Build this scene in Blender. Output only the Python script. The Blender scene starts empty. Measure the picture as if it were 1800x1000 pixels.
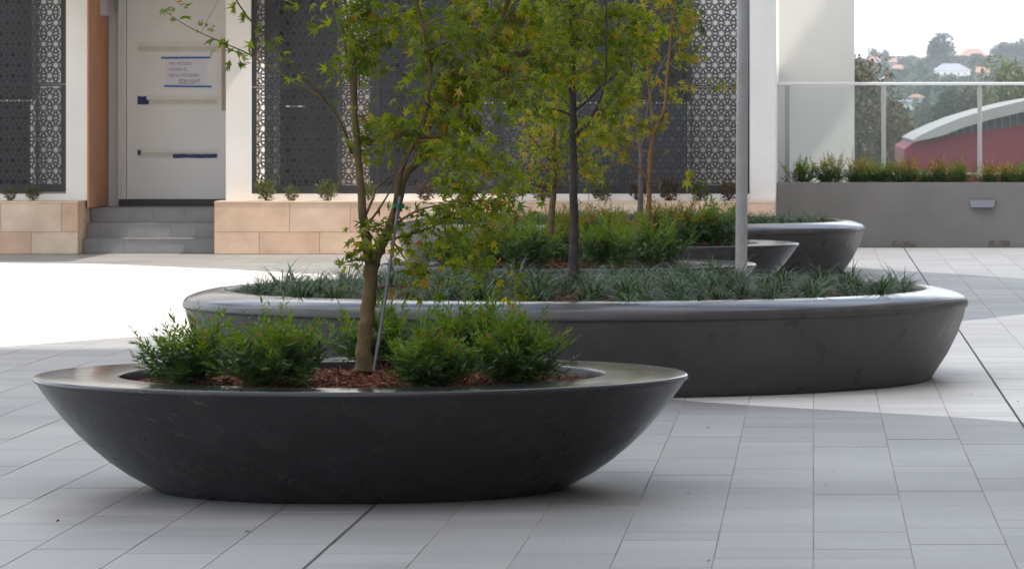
import bpy, math, random
import numpy as np
from mathutils import Vector, Matrix
random.seed(7)
rng = np.random.default_rng(7)
sc = bpy.context.scene
COL = sc.collection
R = math.radians

# ---------------------------------------------------------------- camera, sky, sun, exposure
F, H0, VX, CH = 8400.0, 200.0, 1430.0, 1.36      # focal length in photo pixels, horizon row, vanishing column, eye height
cam = bpy.data.cameras.new('camera')
cam.sensor_width = 36.0
cam.lens = 36.0 * F / 1800.0
cam.shift_x = (900.0 - VX) / 1800.0
cam.shift_y = -(500.0 - H0) / 1800.0
cam.clip_start = 0.5
cam.clip_end = 9000.0
cam.dof.use_dof = True
cam.dof.focus_distance = 18.5
cam.dof.aperture_fstop = 26.0
camo = bpy.data.objects.new('camera', cam)
camo.location = (0, 0, CH)
camo.rotation_euler = (R(90), 0, 0)
COL.objects.link(camo)
sc.camera = camo

SUN = Vector((0.57, -0.10, 0.81)).normalized()     # direction towards the sun
world = bpy.data.worlds.new('World')
sc.world = world
world.use_nodes = True
wn = world.node_tree
wn.nodes.clear()
w_out = wn.nodes.new('ShaderNodeOutputWorld')
w_bg = wn.nodes.new('ShaderNodeBackground')
w_sky = wn.nodes.new('ShaderNodeTexSky')
w_sky.sky_type = 'NISHITA'
w_sky.sun_disc = False
w_sky.sun_elevation = math.asin(SUN.z)
w_sky.sun_rotation = math.atan2(SUN.x, SUN.y)
w_sky.air_density = 1.0
w_sky.dust_density = 2.0
w_tc = wn.nodes.new('ShaderNodeTexCoord')
w_nz = wn.nodes.new('ShaderNodeTexNoise')
w_nz.inputs['Scale'].default_value = 3.2
w_nz.inputs['Detail'].default_value = 7
w_mp = wn.nodes.new('ShaderNodeMapping')
w_mp.inputs['Scale'].default_value = (1, 1, 2.4)
w_rp = wn.nodes.new('ShaderNodeValToRGB')
w_rp.color_ramp.elements[0].position = 0.38
w_rp.color_ramp.elements[1].position = 0.66
w_mx = wn.nodes.new('ShaderNodeMix')
w_mx.data_type = 'RGBA'
w_mx.inputs['B'].default_value = (10.0, 10.2, 10.5, 1)
wn.links.new(w_tc.outputs['Generated'], w_mp.inputs['Vector'])
wn.links.new(w_mp.outputs['Vector'], w_nz.inputs['Vector'])
wn.links.new(w_nz.outputs['Fac'], w_rp.inputs['Fac'])
wn.links.new(w_rp.outputs['Color'], w_mx.inputs['Factor'])
wn.links.new(w_sky.outputs['Color'], w_mx.inputs['A'])
wn.links.new(w_mx.outputs['Result'], w_bg.inputs['Color'])
w_bg.inputs['Strength'].default_value = 0.11
wn.links.new(w_bg.outputs['Background'], w_out.inputs['Surface'])

sun = bpy.data.lights.new('sun', 'SUN')
sun.energy = 2.3
sun.angle = R(0.9)
sun.color = (1.0, 0.96, 0.90)
suno = bpy.data.objects.new('sun', sun)
suno.location = (40, -7, 60)
suno.rotation_euler = SUN.to_track_quat('Z', 'Y').to_euler()
COL.objects.link(suno)

sc.view_settings.view_transform = 'Standard'
sc.view_settings.look = 'None'
sc.view_settings.exposure = 1.33
sc.view_settings.gamma = 1.0
sc.view_settings.use_curve_mapping = False
sc.render.engine = 'CYCLES'
sc.cycles.max_bounces = 5
sc.cycles.diffuse_bounces = 3
sc.cycles.glossy_bounces = 3
sc.cycles.transparent_max_bounces = 12
sc.cycles.volume_bounces = 0
sc.cycles.use_denoising = True
sc.cycles.sample_clamp_indirect = 6.0

# ---------------------------------------------------------------- helpers
def P(px, py, Y):
    return Vector(((px - VX) * Y / F, Y, CH - (py - H0) * Y / F))
def PX(px, Y): return (px - VX) * Y / F
def PZ(py, Y): return CH - (py - H0) * Y / F

def tag(o, label=None, cat=None, group=None, kind=None):
    if label: o['label'] = label
    if cat: o['category'] = cat
    if group: o['group'] = group
    if kind: o['kind'] = kind
    return o

def link(name, mesh, mat=None, parent=None, loc=None):
    o = bpy.data.objects.new(name, mesh)
    COL.objects.link(o)
    if mat is not None and mesh is not None and len(mesh.materials) == 0:
        mesh.materials.append(mat)
    if parent is not None: o.parent = parent
    if loc is not None: o.location = loc
    return o

def empty(name, loc=(0, 0, 0)):
    o = bpy.data.objects.new(name, None)
    o.empty_display_size = 0.1
    o.location = loc
    COL.objects.link(o)
    return o

def mesh_np(name, V, Fc, smooth=False):
    V = np.asarray(V, dtype=np.float32).reshape(-1, 3)
    Fc = np.asarray(Fc, dtype=np.int32)
    n, k = Fc.shape
    me = bpy.data.meshes.new(name)
    me.vertices.add(len(V)); me.vertices.foreach_set('co', V.ravel())
    me.loops.add(n * k); me.loops.foreach_set('vertex_index', Fc.ravel())
    me.polygons.add(n); me.polygons.foreach_set('loop_start', np.arange(0, n * k, k, dtype=np.int32))
    if smooth: me.polygons.foreach_set('use_smooth', np.ones(n, dtype=bool))
    me.update(calc_edges=True)
    me.validate()
    return me

class MB:
    def __init__(s): s.v = []; s.f = []
    def box(s, x0, x1, y0, y1, z0, z1):
        b = len(s.v)
        s.v += [(x0,y0,z0),(x1,y0,z0),(x1,y1,z0),(x0,y1,z0),(x0,y0,z1),(x1,y0,z1),(x1,y1,z1),(x0,y1,z1)]
        s.f += [tuple(b+i for i in q) for q in ((0,3,2,1),(4,5,6,7),(0,1,5,4),(1,2,6,5),(2,3,7,6),(3,0,4,7))]
        return s
    def prism(s, poly, z0, z1):
        n = len(poly); b = len(s.v)
        s.v += [(x, y, z0) for x, y in poly] + [(x, y, z1) for x, y in poly]
        s.f.append(tuple(b + n + i for i in range(n)))
        s.f.append(tuple(b + n - 1 - i for i in range(n)))
        for i in range(n):
            j = (i + 1) % n
            s.f.append((b + i, b + j, b + n + j, b + n + i))
        return s
    def prism_y(s, poly, y0, y1):          # poly in (x, z), extruded along y
        n = len(poly); b = len(s.v)
        s.v += [(x, y0, z) for x, z in poly] + [(x, y1, z) for x, z in poly]
        s.f.append(tuple(b + i for i in range(n)))
        s.f.append(tuple(b + 2 * n - 1 - i for i in range(n)))
        for i in range(n):
            j = (i + 1) % n
            s.f.append((b + j, b + i, b + n + i, b + n + j))
        return s
    def tube(s, pts, rad, n=8, cap=True):
        pts = [Vector(p) for p in pts]; b = len(s.v)
        up = Vector((0.3, 0.9, 0.2)).normalized()
        m = len(pts)
        for i, p in enumerate(pts):
            d = (pts[min(i+1, m-1)] - pts[max(i-1, 0)]).normalized()
            u = d.cross(up)
            if u.length < 1e-3: u = d.cross(Vector((1, 0, 0)))
            u.normalize(); w = d.cross(u)
            r = rad[i] if hasattr(rad, '__len__') else rad
            for k in range(n):
                a = 2 * math.pi * k / n
                s.v.append(tuple(p + u * (r * math.cos(a)) + w * (r * math.sin(a))))
        for i in range(m - 1):
            for k in range(n):
                k2 = (k + 1) % n
                s.f.append((b+i*n+k, b+i*n+k2, b+(i+1)*n+k2, b+(i+1)*n+k))
        if cap:
            s.f.append(tuple(b + n - 1 - k for k in range(n)))
            s.f.append(tuple(b + (m-1)*n + k for k in range(n)))
        return s
    def mesh(s, name, smooth=False, bevel=0):
        me = bpy.data.meshes.new(name)
        me.from_pydata(s.v, [], s.f)
        if smooth:
            me.polygons.foreach_set('use_smooth', np.ones(len(me.polygons), dtype=bool))
        me.update()
        return me
    def build(s, name, mat, parent=None, smooth=False, bevel=0, loc=None):
        o = link(name, s.mesh(name, smooth), mat, parent, loc)
        if bevel:
            m = o.modifiers.new('bevel', 'BEVEL'); m.width = bevel; m.segments = 2; m.limit_method = 'ANGLE'
        return o

def smooth_path(pts, sub=4):
    pts = [Vector(p) for p in pts]
    if len(pts) < 3: return pts
    out = []
    for i in range(len(pts) - 1):
        p0 = pts[max(i-1, 0)]; p1 = pts[i]; p2 = pts[i+1]; p3 = pts[min(i+2, len(pts)-1)]
        for k in range(sub):
            t = k / sub
            out.append(0.5 * ((2*p1) + (p2-p0)*t + (2*p0-5*p1+4*p2-p3)*t*t + (3*p1-p0-3*p2+p3)*t*t*t))
    out.append(pts[-1])
    return out

# ---------------------------------------------------------------- materials
def mat_new(name):
    m = bpy.data.materials.new(name); m.use_nodes = True
    nt = m.node_tree
    b = nt.nodes['Principled BSDF']
    return m, nt, b
def N(nt, t, **kw):
    n = nt.nodes.new('ShaderNode' + t)
    for k, v in kw.items():
        if k in n.inputs.keys(): n.inputs[k].default_value = v
        else: setattr(n, k, v)
    return n
def ramp(nt, stops, interp='LINEAR'):
    r = nt.nodes.new('ShaderNodeValToRGB')
    r.color_ramp.interpolation = interp
    e = r.color_ramp.elements
    e[0].position, e[0].color = stops[0][0], (*stops[0][1], 1)
    e[1].position, e[1].color = stops[-1][0], (*stops[-1][1], 1)
    for p, c in stops[1:-1]:
        x = e.new(p); x.color = (*c, 1)
    return r
def rough_mat(name, col, var=0.12, scale=6.0, rough=0.7, bump=0.15, bscale=120.0, spec=0.4, metallic=0.0, fine=0.0, tint=None):
    m, nt, b = mat_new(name)
    tc = N(nt, 'TexCoord'); nz = N(nt, 'TexNoise', Scale=scale, Detail=8.0, Roughness=0.62)
    nt.links.new(tc.outputs['Object'], nz.inputs['Vector'])
    c0 = tuple(max(0, c * (1 - var)) for c in col); c1 = tuple(c * (1 + var) for c in (tint or col))
    rp = ramp(nt, [(0.3, c0), (0.7, c1)])
    nt.links.new(nz.outputs['Fac'], rp.inputs['Fac'])
    out = rp.outputs['Color']
    n2 = N(nt, 'TexNoise', Scale=bscale, Detail=3.0)
    nt.links.new(tc.outputs['Object'], n2.inputs['Vector'])
    if fine:
        mx = N(nt, 'Mix', data_type='RGBA', blend_type='OVERLAY'); mx.inputs['Factor'].default_value = fine
        nt.links.new(out, mx.inputs['A']); nt.links.new(n2.outputs['Fac'], mx.inputs['B']); out = mx.outputs['Result']
    nt.links.new(out, b.inputs['Base Color'])
    bp = N(nt, 'Bump', Strength=bump, Distance=0.004)
    nt.links.new(n2.outputs['Fac'], bp.inputs['Height']); nt.links.new(bp.outputs['Normal'], b.inputs['Normal'])
    b.inputs['Roughness'].default_value = rough
    b.inputs['Specular IOR Level'].default_value = spec
    b.inputs['Metallic'].default_value = metallic
    return m

M = {}
M['white'] = rough_mat('white_render', (0.76, 0.73, 0.68), 0.05, 2.5, 0.85, 0.25, 160, 0.25)
M['white_cool'] = rough_mat('white_cool_render', (0.70, 0.70, 0.68), 0.04, 1.5, 0.85, 0.2, 120, 0.25)
M['door'] = rough_mat('door_paint', (0.76, 0.745, 0.72), 0.03, 3, 0.5, 0.05, 90, 0.4)
M['doorwall'] = rough_mat('recess_wall_paint', (0.72, 0.70, 0.68), 0.04, 3, 0.8, 0.15, 120, 0.3)
M['slot'] = rough_mat('door_slot_glass', (0.50, 0.49, 0.40), 0.08, 8, 0.35, 0.03, 60, 0.5)
M['slot_frame'] = rough_mat('door_slot_frame', (0.68, 0.655, 0.60), 0.05, 8, 0.4, 0.03, 60, 0.5)
M['orange'] = rough_mat('orange_render', (0.62, 0.31, 0.175), 0.12, 2.2, 0.85, 0.3, 140, 0.2)
M['sand'] = rough_mat('sandstone', (0.62, 0.43, 0.29), 0.12, 3.5, 0.75, 0.12, 90, 0.3, tint=(0.66, 0.50, 0.36))
M['step'] = rough_mat('step_tile', (0.225, 0.215, 0.205), 0.12, 5, 0.55, 0.1, 150, 0.4)
M['threshold'] = rough_mat('dark_threshold', (0.03, 0.03, 0.03), 0.2, 5, 0.5, 0.1, 100)
M['screen'] = rough_mat('charcoal_screen', (0.016, 0.0165, 0.017), 0.1, 5, 0.5, 0.05, 200, 0.45)
M['glass_dark'] = rough_mat('dark_window_glass', (0.018, 0.02, 0.021), 0.2, 1.5, 0.12, 0.0, 10, 0.5)
M['frame_grey'] = rough_mat('grey_window_frame', (0.10, 0.105, 0.11), 0.08, 5, 0.45, 0.02, 90)
M['grille'] = rough_mat('grey_blind', (0.17, 0.175, 0.18), 0.1, 3, 0.6, 0.05, 80)
M['parapet'] = rough_mat('grey_render_wall', (0.225, 0.215, 0.198), 0.14, 1.1, 0.9, 0.5, 190, 0.2, fine=0.35)
M['patch'] = rough_mat('mortar_patch', (0.17, 0.155, 0.135), 0.35, 14, 0.95, 0.5, 130, 0.2)
M['rail'] = rough_mat('white_powder_coat', (0.78, 0.78, 0.77), 0.02, 4, 0.35, 0.02, 90, 0.5)
M['post'] = rough_mat('grey_powder_coat', (0.40, 0.40, 0.39), 0.04, 4, 0.4, 0.02, 90, 0.5)
M['steel'] = rough_mat('galvanised_pole', (0.30, 0.297, 0.29), 0.12, 9, 0.42, 0.05, 60, 0.5, 0.0)
M['fixture'] = rough_mat('grey_fixture', (0.17, 0.175, 0.185), 0.06, 8, 0.35, 0.03, 90, 0.5, 0.3)
M['grout'] = rough_mat('bedding_grout', (0.36, 0.32, 0.27), 0.35, 1.3, 0.95, 0.3, 200, 0.2)
M['rubber'] = rough_mat('dark_sealant', (0.06, 0.058, 0.055), 0.3, 7, 0.8, 0.2, 80, 0.2)
M['paper'] = rough_mat('paper', (0.72, 0.71, 0.76), 0.03, 9, 0.8, 0.05, 60, 0.3)
M['ink'] = rough_mat('grey_ink', (0.16, 0.16, 0.17), 0.1, 9, 0.8, 0.0, 60, 0.2)
M['tape'] = rough_mat('blue_tape', (0.045, 0.16, 0.46), 0.12, 20, 0.6, 0.1, 200, 0.3)
M['tape_dark'] = rough_mat('dark_blue_tape', (0.02, 0.035, 0.12), 0.2, 20, 0.6, 0.1, 200, 0.3)
M['handle'] = rough_mat('bronze_handle', (0.30, 0.22, 0.16), 0.1, 9, 0.45, 0.03, 60, 0.5, 0.2)
M['louvre'] = rough_mat('louvre_grey', (0.55, 0.54, 0.52), 0.05, 9, 0.5, 0.03, 60)
M['tie'] = rough_mat('green_tie', (0.01, 0.16, 0.07), 0.2, 30, 0.6, 0.1, 200)
M['bark'] = rough_mat('brown_bark', (0.115, 0.078, 0.032), 0.45, 14, 0.8, 0.9, 60, 0.25)
M['bark_dark'] = rough_mat('dark_bark', (0.045, 0.034, 0.030), 0.4, 14, 0.8, 0.9, 60, 0.25)
M['bark_tan'] = rough_mat('tan_bark', (0.16, 0.09, 0.03), 0.4, 14, 0.8, 0.9, 60, 0.25)
M['bark_grey'] = rough_mat('grey_bark', (0.11, 0.085, 0.075), 0.3, 14, 0.8, 0.9, 60, 0.25)
M['twig_red'] = rough_mat('red_twig', (0.16, 0.055, 0.035), 0.3, 20, 0.6, 0.2, 80)
M['stake'] = rough_mat('grey_stake', (0.15, 0.145, 0.14), 0.25, 20, 0.55, 0.3, 80, 0.5, 0.3)
M['red'] = rough_mat('red_cladding', (0.20, 0.010, 0.020), 0.06, 0.4, 0.6, 0.05, 8)
M['roof_white'] = rough_mat('pale_roof', (0.29, 0.28, 0.265), 0.08, 0.5, 0.6, 0.05, 8)
M['cleres'] = rough_mat('clerestory_glass', (0.12, 0.15, 0.15), 0.2, 0.6, 0.25, 0.0, 8)
M['tile_roof'] = rough_mat('terracotta_roof', (0.30, 0.17, 0.13), 0.15, 0.5, 0.85, 0.1, 4)
M['brick'] = rough_mat('pale_brick', (0.42, 0.34, 0.28), 0.12, 0.5, 0.85, 0.1, 4)
M['house_white'] = rough_mat('house_white', (0.72, 0.70, 0.66), 0.05, 0.5, 0.8, 0.05, 4)
M['house_glass'] = rough_mat('house_window', (0.08, 0.10, 0.12), 0.1, 0.5, 0.3, 0.0, 4)
M['slate'] = rough_mat('slate_roof', (0.22, 0.24, 0.27), 0.12, 0.5, 0.8, 0.05, 4)
M['terrain'] = rough_mat('valley_ground', (0.07, 0.085, 0.045), 0.35, 0.02, 0.95, 0.2, 0.4, 0.1)
M['podium'] = rough_mat('podium_concrete', (0.30, 0.29, 0.28), 0.1, 0.8, 0.9, 0.2, 40)
M['shading'] = rough_mat('shading_render', (0.42, 0.41, 0.40), 0.08, 0.6, 0.85, 0.2, 60, 0.2)

def paver_mat(name, c0, c1, rough, spec):
    m, nt, b = mat_new(name)
    tc = N(nt, 'TexCoord'); geo = N(nt, 'NewGeometry'); oi = N(nt, 'ObjectInfo')
    ad = N(nt, 'Math', operation='ADD'); fr = N(nt, 'Math', operation='FRACT')
    nt.links.new(geo.outputs['Random Per Island'], ad.inputs[0]); nt.links.new(oi.outputs['Random'], ad.inputs[1])
    nt.links.new(ad.outputs[0], fr.inputs[0])
    rp = ramp(nt, [(0.0, c0), (1.0, c1)])
    nt.links.new(fr.outputs[0], rp.inputs['Fac'])
    mp = N(nt, 'Mapping'); mp.inputs['Scale'].default_value = (1.2, 5.0, 1)
    nt.links.new(geo.outputs['Position'], mp.inputs['Vector'])
    nz = N(nt, 'TexNoise', Scale=1.4, Detail=8.0, Roughness=0.65)
    nt.links.new(mp.outputs['Vector'], nz.inputs['Vector'])
    n1 = N(nt, 'TexNoise', Scale=0.45, Detail=5.0)
    nt.links.new(geo.outputs['Position'], n1.inputs['Vector'])
    r2 = ramp(nt, [(0.25, (0.40, 0.40, 0.40)), (0.75, (0.60, 0.60, 0.60))])
    nt.links.new(nz.outputs['Fac'], r2.inputs['Fac'])
    mx = N(nt, 'Mix', data_type='RGBA', blend_type='OVERLAY'); mx.inputs['Factor'].default_value = 0.16
    nt.links.new(rp.outputs['Color'], mx.inputs['A']); nt.links.new(r2.outputs['Color'], mx.inputs['B'])
    n3 = N(nt, 'TexNoise', Scale=95.0, Detail=6.0, Roughness=0.75)
    nt.links.new(geo.outputs['Position'], n3.inputs['Vector'])
    m3 = N(nt, 'Mix', data_type='RGBA', blend_type='OVERLAY'); m3.inputs['Factor'].default_value = 0.42
    nt.links.new(mx.outputs['Result'], m3.inputs['A']); nt.links.new(n3.outputs['Fac'], m3.inputs['B'])
    # scattered stains and old gum spots
    vs = N(nt, 'TexVoronoi', Scale=3.1); vs.inputs['Randomness'].default_value = 1.0
    nt.links.new(geo.outputs['Position'], vs.inputs['Vector'])
    rs = ramp(nt, [(0.035, (1, 1, 1)), (0.075, (0, 0, 0))]); nt.links.new(vs.outputs['Distance'], rs.inputs['Fac'])
    ns = N(nt, 'TexNoise', Scale=1.1, Detail=6.0, Roughness=0.7); nt.links.new(geo.outputs['Position'], ns.inputs['Vector'])
    rq = ramp(nt, [(0.52, (0, 0, 0)), (0.74, (0.5, 0.5, 0.5))]); nt.links.new(ns.outputs['Fac'], rq.inputs['Fac'])
    ml = N(nt, 'Mix', data_type='RGBA', blend_type='LIGHTEN'); ml.inputs['Factor'].default_value = 1
    mg = N(nt, 'Mix', data_type='RGBA', blend_type='MULTIPLY'); mg.inputs['Factor'].default_value = 1
    nt.links.new(rs.outputs['Color'], mg.inputs['A']); nt.links.new(rq.outputs['Color'], mg.inputs['B'])
    nt.links.new(mg.outputs['Result'], ml.inputs['A'])
    rq2 = ramp(nt, [(0.5, (0, 0, 0)), (0.85, (0.22, 0.22, 0.22))]); nt.links.new(ns.outputs['Fac'], rq2.inputs['Fac'])
    nt.links.new(rq2.outputs['Color'], ml.inputs['B'])
    mst = N(nt, 'Mix', data_type='RGBA'); mst.inputs['B'].default_value = (*[c * 0.55 for c in c0], 1)
    nt.links.new(ml.outputs['Result'], mst.inputs['Factor']); nt.links.new(m3.outputs['Result'], mst.inputs['A'])
    nt.links.new(mst.outputs['Result'], b.inputs['Base Color'])
    rr = N(nt, 'MapRange'); rr.inputs['From Min'].default_value = 0.3; rr.inputs['From Max'].default_value = 0.7
    rr.inputs['To Min'].default_value = rough - 0.07; rr.inputs['To Max'].default_value = rough + 0.10
    nt.links.new(n1.outputs['Fac'], rr.inputs['Value']); nt.links.new(rr.outputs['Result'], b.inputs['Roughness'])
    bp = N(nt, 'Bump', Strength=0.10, Distance=0.002)
    nt.links.new(n3.outputs['Fac'], bp.inputs['Height']); nt.links.new(bp.outputs['Normal'], b.inputs['Normal'])
    b.inputs['Specular IOR Level'].default_value = spec
    return m
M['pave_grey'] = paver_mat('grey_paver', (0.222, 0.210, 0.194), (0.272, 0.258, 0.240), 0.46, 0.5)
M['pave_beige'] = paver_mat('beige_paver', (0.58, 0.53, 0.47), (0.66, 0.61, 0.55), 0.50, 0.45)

def terrazzo(name, col, rough, scratch=None, top=0.4):
    m, nt, b = mat_new(name)
    tc = N(nt, 'TexCoord')
    n1 = N(nt, 'TexNoise', Scale=5.0, Detail=7.0, Roughness=0.6)
    n2 = N(nt, 'TexNoise', Scale=420.0, Detail=2.0)
    nt.links.new(tc.outputs['Object'], n1.inputs['Vector']); nt.links.new(tc.outputs['Object'], n2.inputs['Vector'])
    rp = ramp(nt, [(0.3, tuple(c * 0.8 for c in col)), (0.72, tuple(c * 1.25 for c in col))])
    nt.links.new(n1.outputs['Fac'], rp.inputs['Fac'])
    sp = ramp(nt, [(0.60, (0, 0, 0)), (0.74, (1, 1, 1))])
    nt.links.new(n2.outputs['Fac'], sp.inputs['Fac'])
    mx = N(nt, 'Mix', data_type='RGBA'); mx.inputs['B'].default_value = (*[c * 2.6 for c in col], 1)
    nt.links.new(rp.outputs['Color'], mx.inputs['A']); nt.links.new(sp.outputs['Color'], mx.inputs['Factor'])
    out = mx.outputs['Result']
    # pale dust gathered low on the wall
    sx = N(nt, 'SeparateXYZ'); nt.links.new(tc.outputs['Object'], sx.inputs['Vector'])
    dr = ramp(nt, [(0.0, (0.28, 0.28, 0.28)), (0.12, (0, 0, 0))]); nt.links.new(sx.outputs['Z'], dr.inputs['Fac'])
    n4 = N(nt, 'TexNoise', Scale=9.0, Detail=8.0, Roughness=0.75); nt.links.new(tc.outputs['Object'], n4.inputs['Vector'])
    r4 = ramp(nt, [(0.48, (0, 0, 0)), (0.75, (1, 1, 1))]); nt.links.new(n4.outputs['Fac'], r4.inputs['Fac'])
    mm = N(nt, 'Mix', data_type='RGBA', blend_type='MULTIPLY'); mm.inputs['Factor'].default_value = 1.0
    nt.links.new(dr.outputs['Color'], mm.inputs['A']); nt.links.new(r4.outputs['Color'], mm.inputs['B'])
    m2 = N(nt, 'Mix', data_type='RGBA'); m2.inputs['B'].default_value = (0.13, 0.125, 0.12, 1)
    nt.links.new(out, m2.inputs['A']); nt.links.new(mm.outputs['Result'], m2.inputs['Factor']); out = m2.outputs['Result']
    mpw = N(nt, 'Mapping'); mpw.inputs['Scale'].default_value = (16, 16, 0.9)
    nt.links.new(tc.outputs['Object'], mpw.inputs['Vector'])
    nw = N(nt, 'TexNoise', Scale=1.0, Detail=6.0, Roughness=0.7); nt.links.new(mpw.outputs['Vector'], nw.inputs['Vector'])
    rw = ramp(nt, [(0.5, (0, 0, 0)), (0.8, (0.07, 0.07, 0.07))]); nt.links.new(nw.outputs['Fac'], rw.inputs['Fac'])
    mw = N(nt, 'Mix', data_type='RGBA'); mw.inputs['B'].default_value = (0.12, 0.115, 0.105, 1)
    nt.links.new(out, mw.inputs['A']); nt.links.new(rw.outputs['Color'], mw.inputs['Factor']); out = mw.outputs['Result']
    if scratch is not None:
        c, rad = scratch
        masks = []
        for ang, sc1, th in ((0.28, (6, 6, 230), 0.655), (0.72, (5, 5, 210), 0.665)):
            m0 = N(nt, 'Mapping'); m0.inputs['Rotation'].default_value = (0, -ang, 0)
            nt.links.new(tc.outputs['Object'], m0.inputs['Vector'])
            mp = N(nt, 'Mapping'); mp.inputs['Scale'].default_value = sc1
            nt.links.new(m0.outputs['Vector'], mp.inputs['Vector'])
            ns = N(nt, 'TexNoise', Scale=1.0, Detail=2.5, Roughness=0.7)
            nt.links.new(mp.outputs['Vector'], ns.inputs['Vector'])
            rs = ramp(nt, [(th, (0, 0, 0)), (th + 0.035, (1, 1, 1))]); nt.links.new(ns.outputs['Fac'], rs.inputs['Fac'])
            masks.append(rs.outputs['Color'])
        mxs = N(nt, 'Mix', data_type='RGBA', blend_type='LIGHTEN'); mxs.inputs['Factor'].default_value = 1
        nt.links.new(masks[0], mxs.inputs['A']); nt.links.new(masks[1], mxs.inputs['B'])
        vd = N(nt, 'VectorMath', operation='DISTANCE'); vd.inputs[1].default_value = c
        nt.links.new(tc.outputs['Object'], vd.inputs[0])
        mr = N(nt, 'MapRange'); mr.inputs['From Min'].default_value = rad * 0.35; mr.inputs['From Max'].default_value = rad
        mr.inputs['To Min'].default_value = 1; mr.inputs['To Max'].default_value = 0
        nt.links.new(vd.outputs['Value'], mr.inputs['Value'])
        n5 = N(nt, 'TexNoise', Scale=14.0, Detail=4.0); nt.links.new(tc.outputs['Object'], n5.inputs['Vector'])
        r5 = ramp(nt, [(0.45, (0, 0, 0)), (0.6, (1, 1, 1))]); nt.links.new(n5.outputs['Fac'], r5.inputs['Fac'])
        ma = N(nt, 'Mix', data_type='RGBA', blend_type='MULTIPLY'); ma.inputs['Factor'].default_value = 1
        nt.links.new(mxs.outputs['Result'], ma.inputs['A']); nt.links.new(mr.outputs['Result'], ma.inputs['B'])
        mb = N(nt, 'Mix', data_type='RGBA', blend_type='MULTIPLY'); mb.inputs['Factor'].default_value = 1
        nt.links.new(ma.outputs['Result'], mb.inputs['A']); nt.links.new(r5.outputs['Color'], mb.inputs['B'])
        mc = N(nt, 'Mix', data_type='RGBA'); mc.inputs['B'].default_value = (0.26, 0.255, 0.245, 1)
        nt.links.new(out, mc.inputs['A']); nt.links.new(mb.outputs['Result'], mc.inputs['Factor']); out = mc.outputs['Result']
    nt.links.new(out, b.inputs['Base Color'])
    rr = N(nt, 'MapRange'); rr.inputs['From Min'].default_value = 0.3; rr.inputs['From Max'].default_value = 0.7
    rr.inputs['To Min'].default_value = rough - 0.05; rr.inputs['To Max'].default_value = rough + 0.08
    nt.links.new(n1.outputs['Fac'], rr.inputs['Value'])
    gn = N(nt, 'NewGeometry'); sn = N(nt, 'SeparateXYZ'); nt.links.new(gn.outputs['Normal'], sn.inputs['Vector'])
    mt = N(nt, 'MapRange'); mt.inputs['From Min'].default_value = 0.45; mt.inputs['From Max'].default_value = 0.8
    mt.inputs['To Min'].default_value = 1.0; mt.inputs['To Max'].default_value = top
    nt.links.new(sn.outputs['Z'], mt.inputs['Value'])
    mu = N(nt, 'Math', operation='MULTIPLY'); nt.links.new(rr.outputs['Result'], mu.inputs[0]); nt.links.new(mt.outputs['Result'], mu.inputs[1])
    nt.links.new(mu.outputs[0], b.inputs['Roughness'])
    bp = N(nt, 'Bump', Strength=0.004, Distance=0.002)
    nt.links.new(n4.outputs['Fac'], bp.inputs['Height']); nt.links.new(bp.outputs['Normal'], b.inputs['Normal'])
    b.inputs['Specular IOR Level'].default_value = 0.5
    b.inputs['IOR'].default_value = 1.38
    return m
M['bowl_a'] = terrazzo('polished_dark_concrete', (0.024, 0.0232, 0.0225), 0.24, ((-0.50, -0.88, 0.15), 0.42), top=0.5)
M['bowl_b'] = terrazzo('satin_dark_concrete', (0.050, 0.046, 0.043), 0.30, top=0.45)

def leaf_mat(name, stops, trans=0.35, rough=0.5):
    m, nt, b = mat_new(name)
    geo = N(nt, 'NewGeometry')
    rp = ramp(nt, stops)
    nt.links.new(geo.outputs['Random Per Island'], rp.inputs['Fac'])
    nt.links.new(rp.outputs['Color'], b.inputs['Base Color'])
    b.inputs['Roughness'].default_value = rough
    b.inputs['Specular IOR Level'].default_value = 0.35
    tr = N(nt, 'BsdfTranslucent')
    hs = N(nt, 'HueSaturation'); hs.inputs['Saturation'].default_value = 1.15; hs.inputs['Value'].default_value = 1.9
    nt.links.new(rp.outputs['Color'], hs.inputs['Color']); nt.links.new(hs.outputs['Color'], tr.inputs['Color'])
    ms = N(nt, 'MixShader'); ms.inputs[0].default_value = trans
    nt.links.new(b.outputs[0], ms.inputs[1]); nt.links.new(tr.outputs[0], ms.inputs[2])
    nt.links.new(ms.outputs[0], nt.nodes['Material Output'].inputs['Surface'])
    return m
M['maple'] = leaf_mat('maple_leaf', [(0, (0.070, 0.108, 0.010)), (0.5, (0.135, 0.178, 0.014)), (0.85, (0.21, 0.23, 0.018)), (0.97, (0.32, 0.26, 0.02)), (1, (0.30, 0.13, 0.02))], 0.5)
M['maple_y'] = leaf_mat('yellowing_leaf', [(0, (0.09, 0.12, 0.012)), (0.45, (0.16, 0.185, 0.015)), (0.8, (0.24, 0.23, 0.018)), (0.95, (0.35, 0.24, 0.02)), (1, (0.36, 0.14, 0.02))], 0.5)
M['leaf_dark'] = leaf_mat('dark_leaf', [(0, (0.02, 0.045, 0.018)), (0.7, (0.05, 0.085, 0.02)), (1, (0.13, 0.13, 0.02))], 0.3)
M['nandina'] = leaf_mat('nandina_leaf', [(0, (0.020, 0.046, 0.016)), (0.6, (0.042, 0.088, 0.020)), (1, (0.085, 0.14, 0.02))], 0.3, 0.4)
M['nandina_tip'] = leaf_mat('nandina_young_leaf', [(0, (0.06, 0.125, 0.016)), (0.7, (0.11, 0.18, 0.018)), (0.95, (0.17, 0.18, 0.025)), (0.975, (0.26, 0.13, 0.035)), (1, (0.22, 0.08, 0.03))], 0.4, 0.4)
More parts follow.
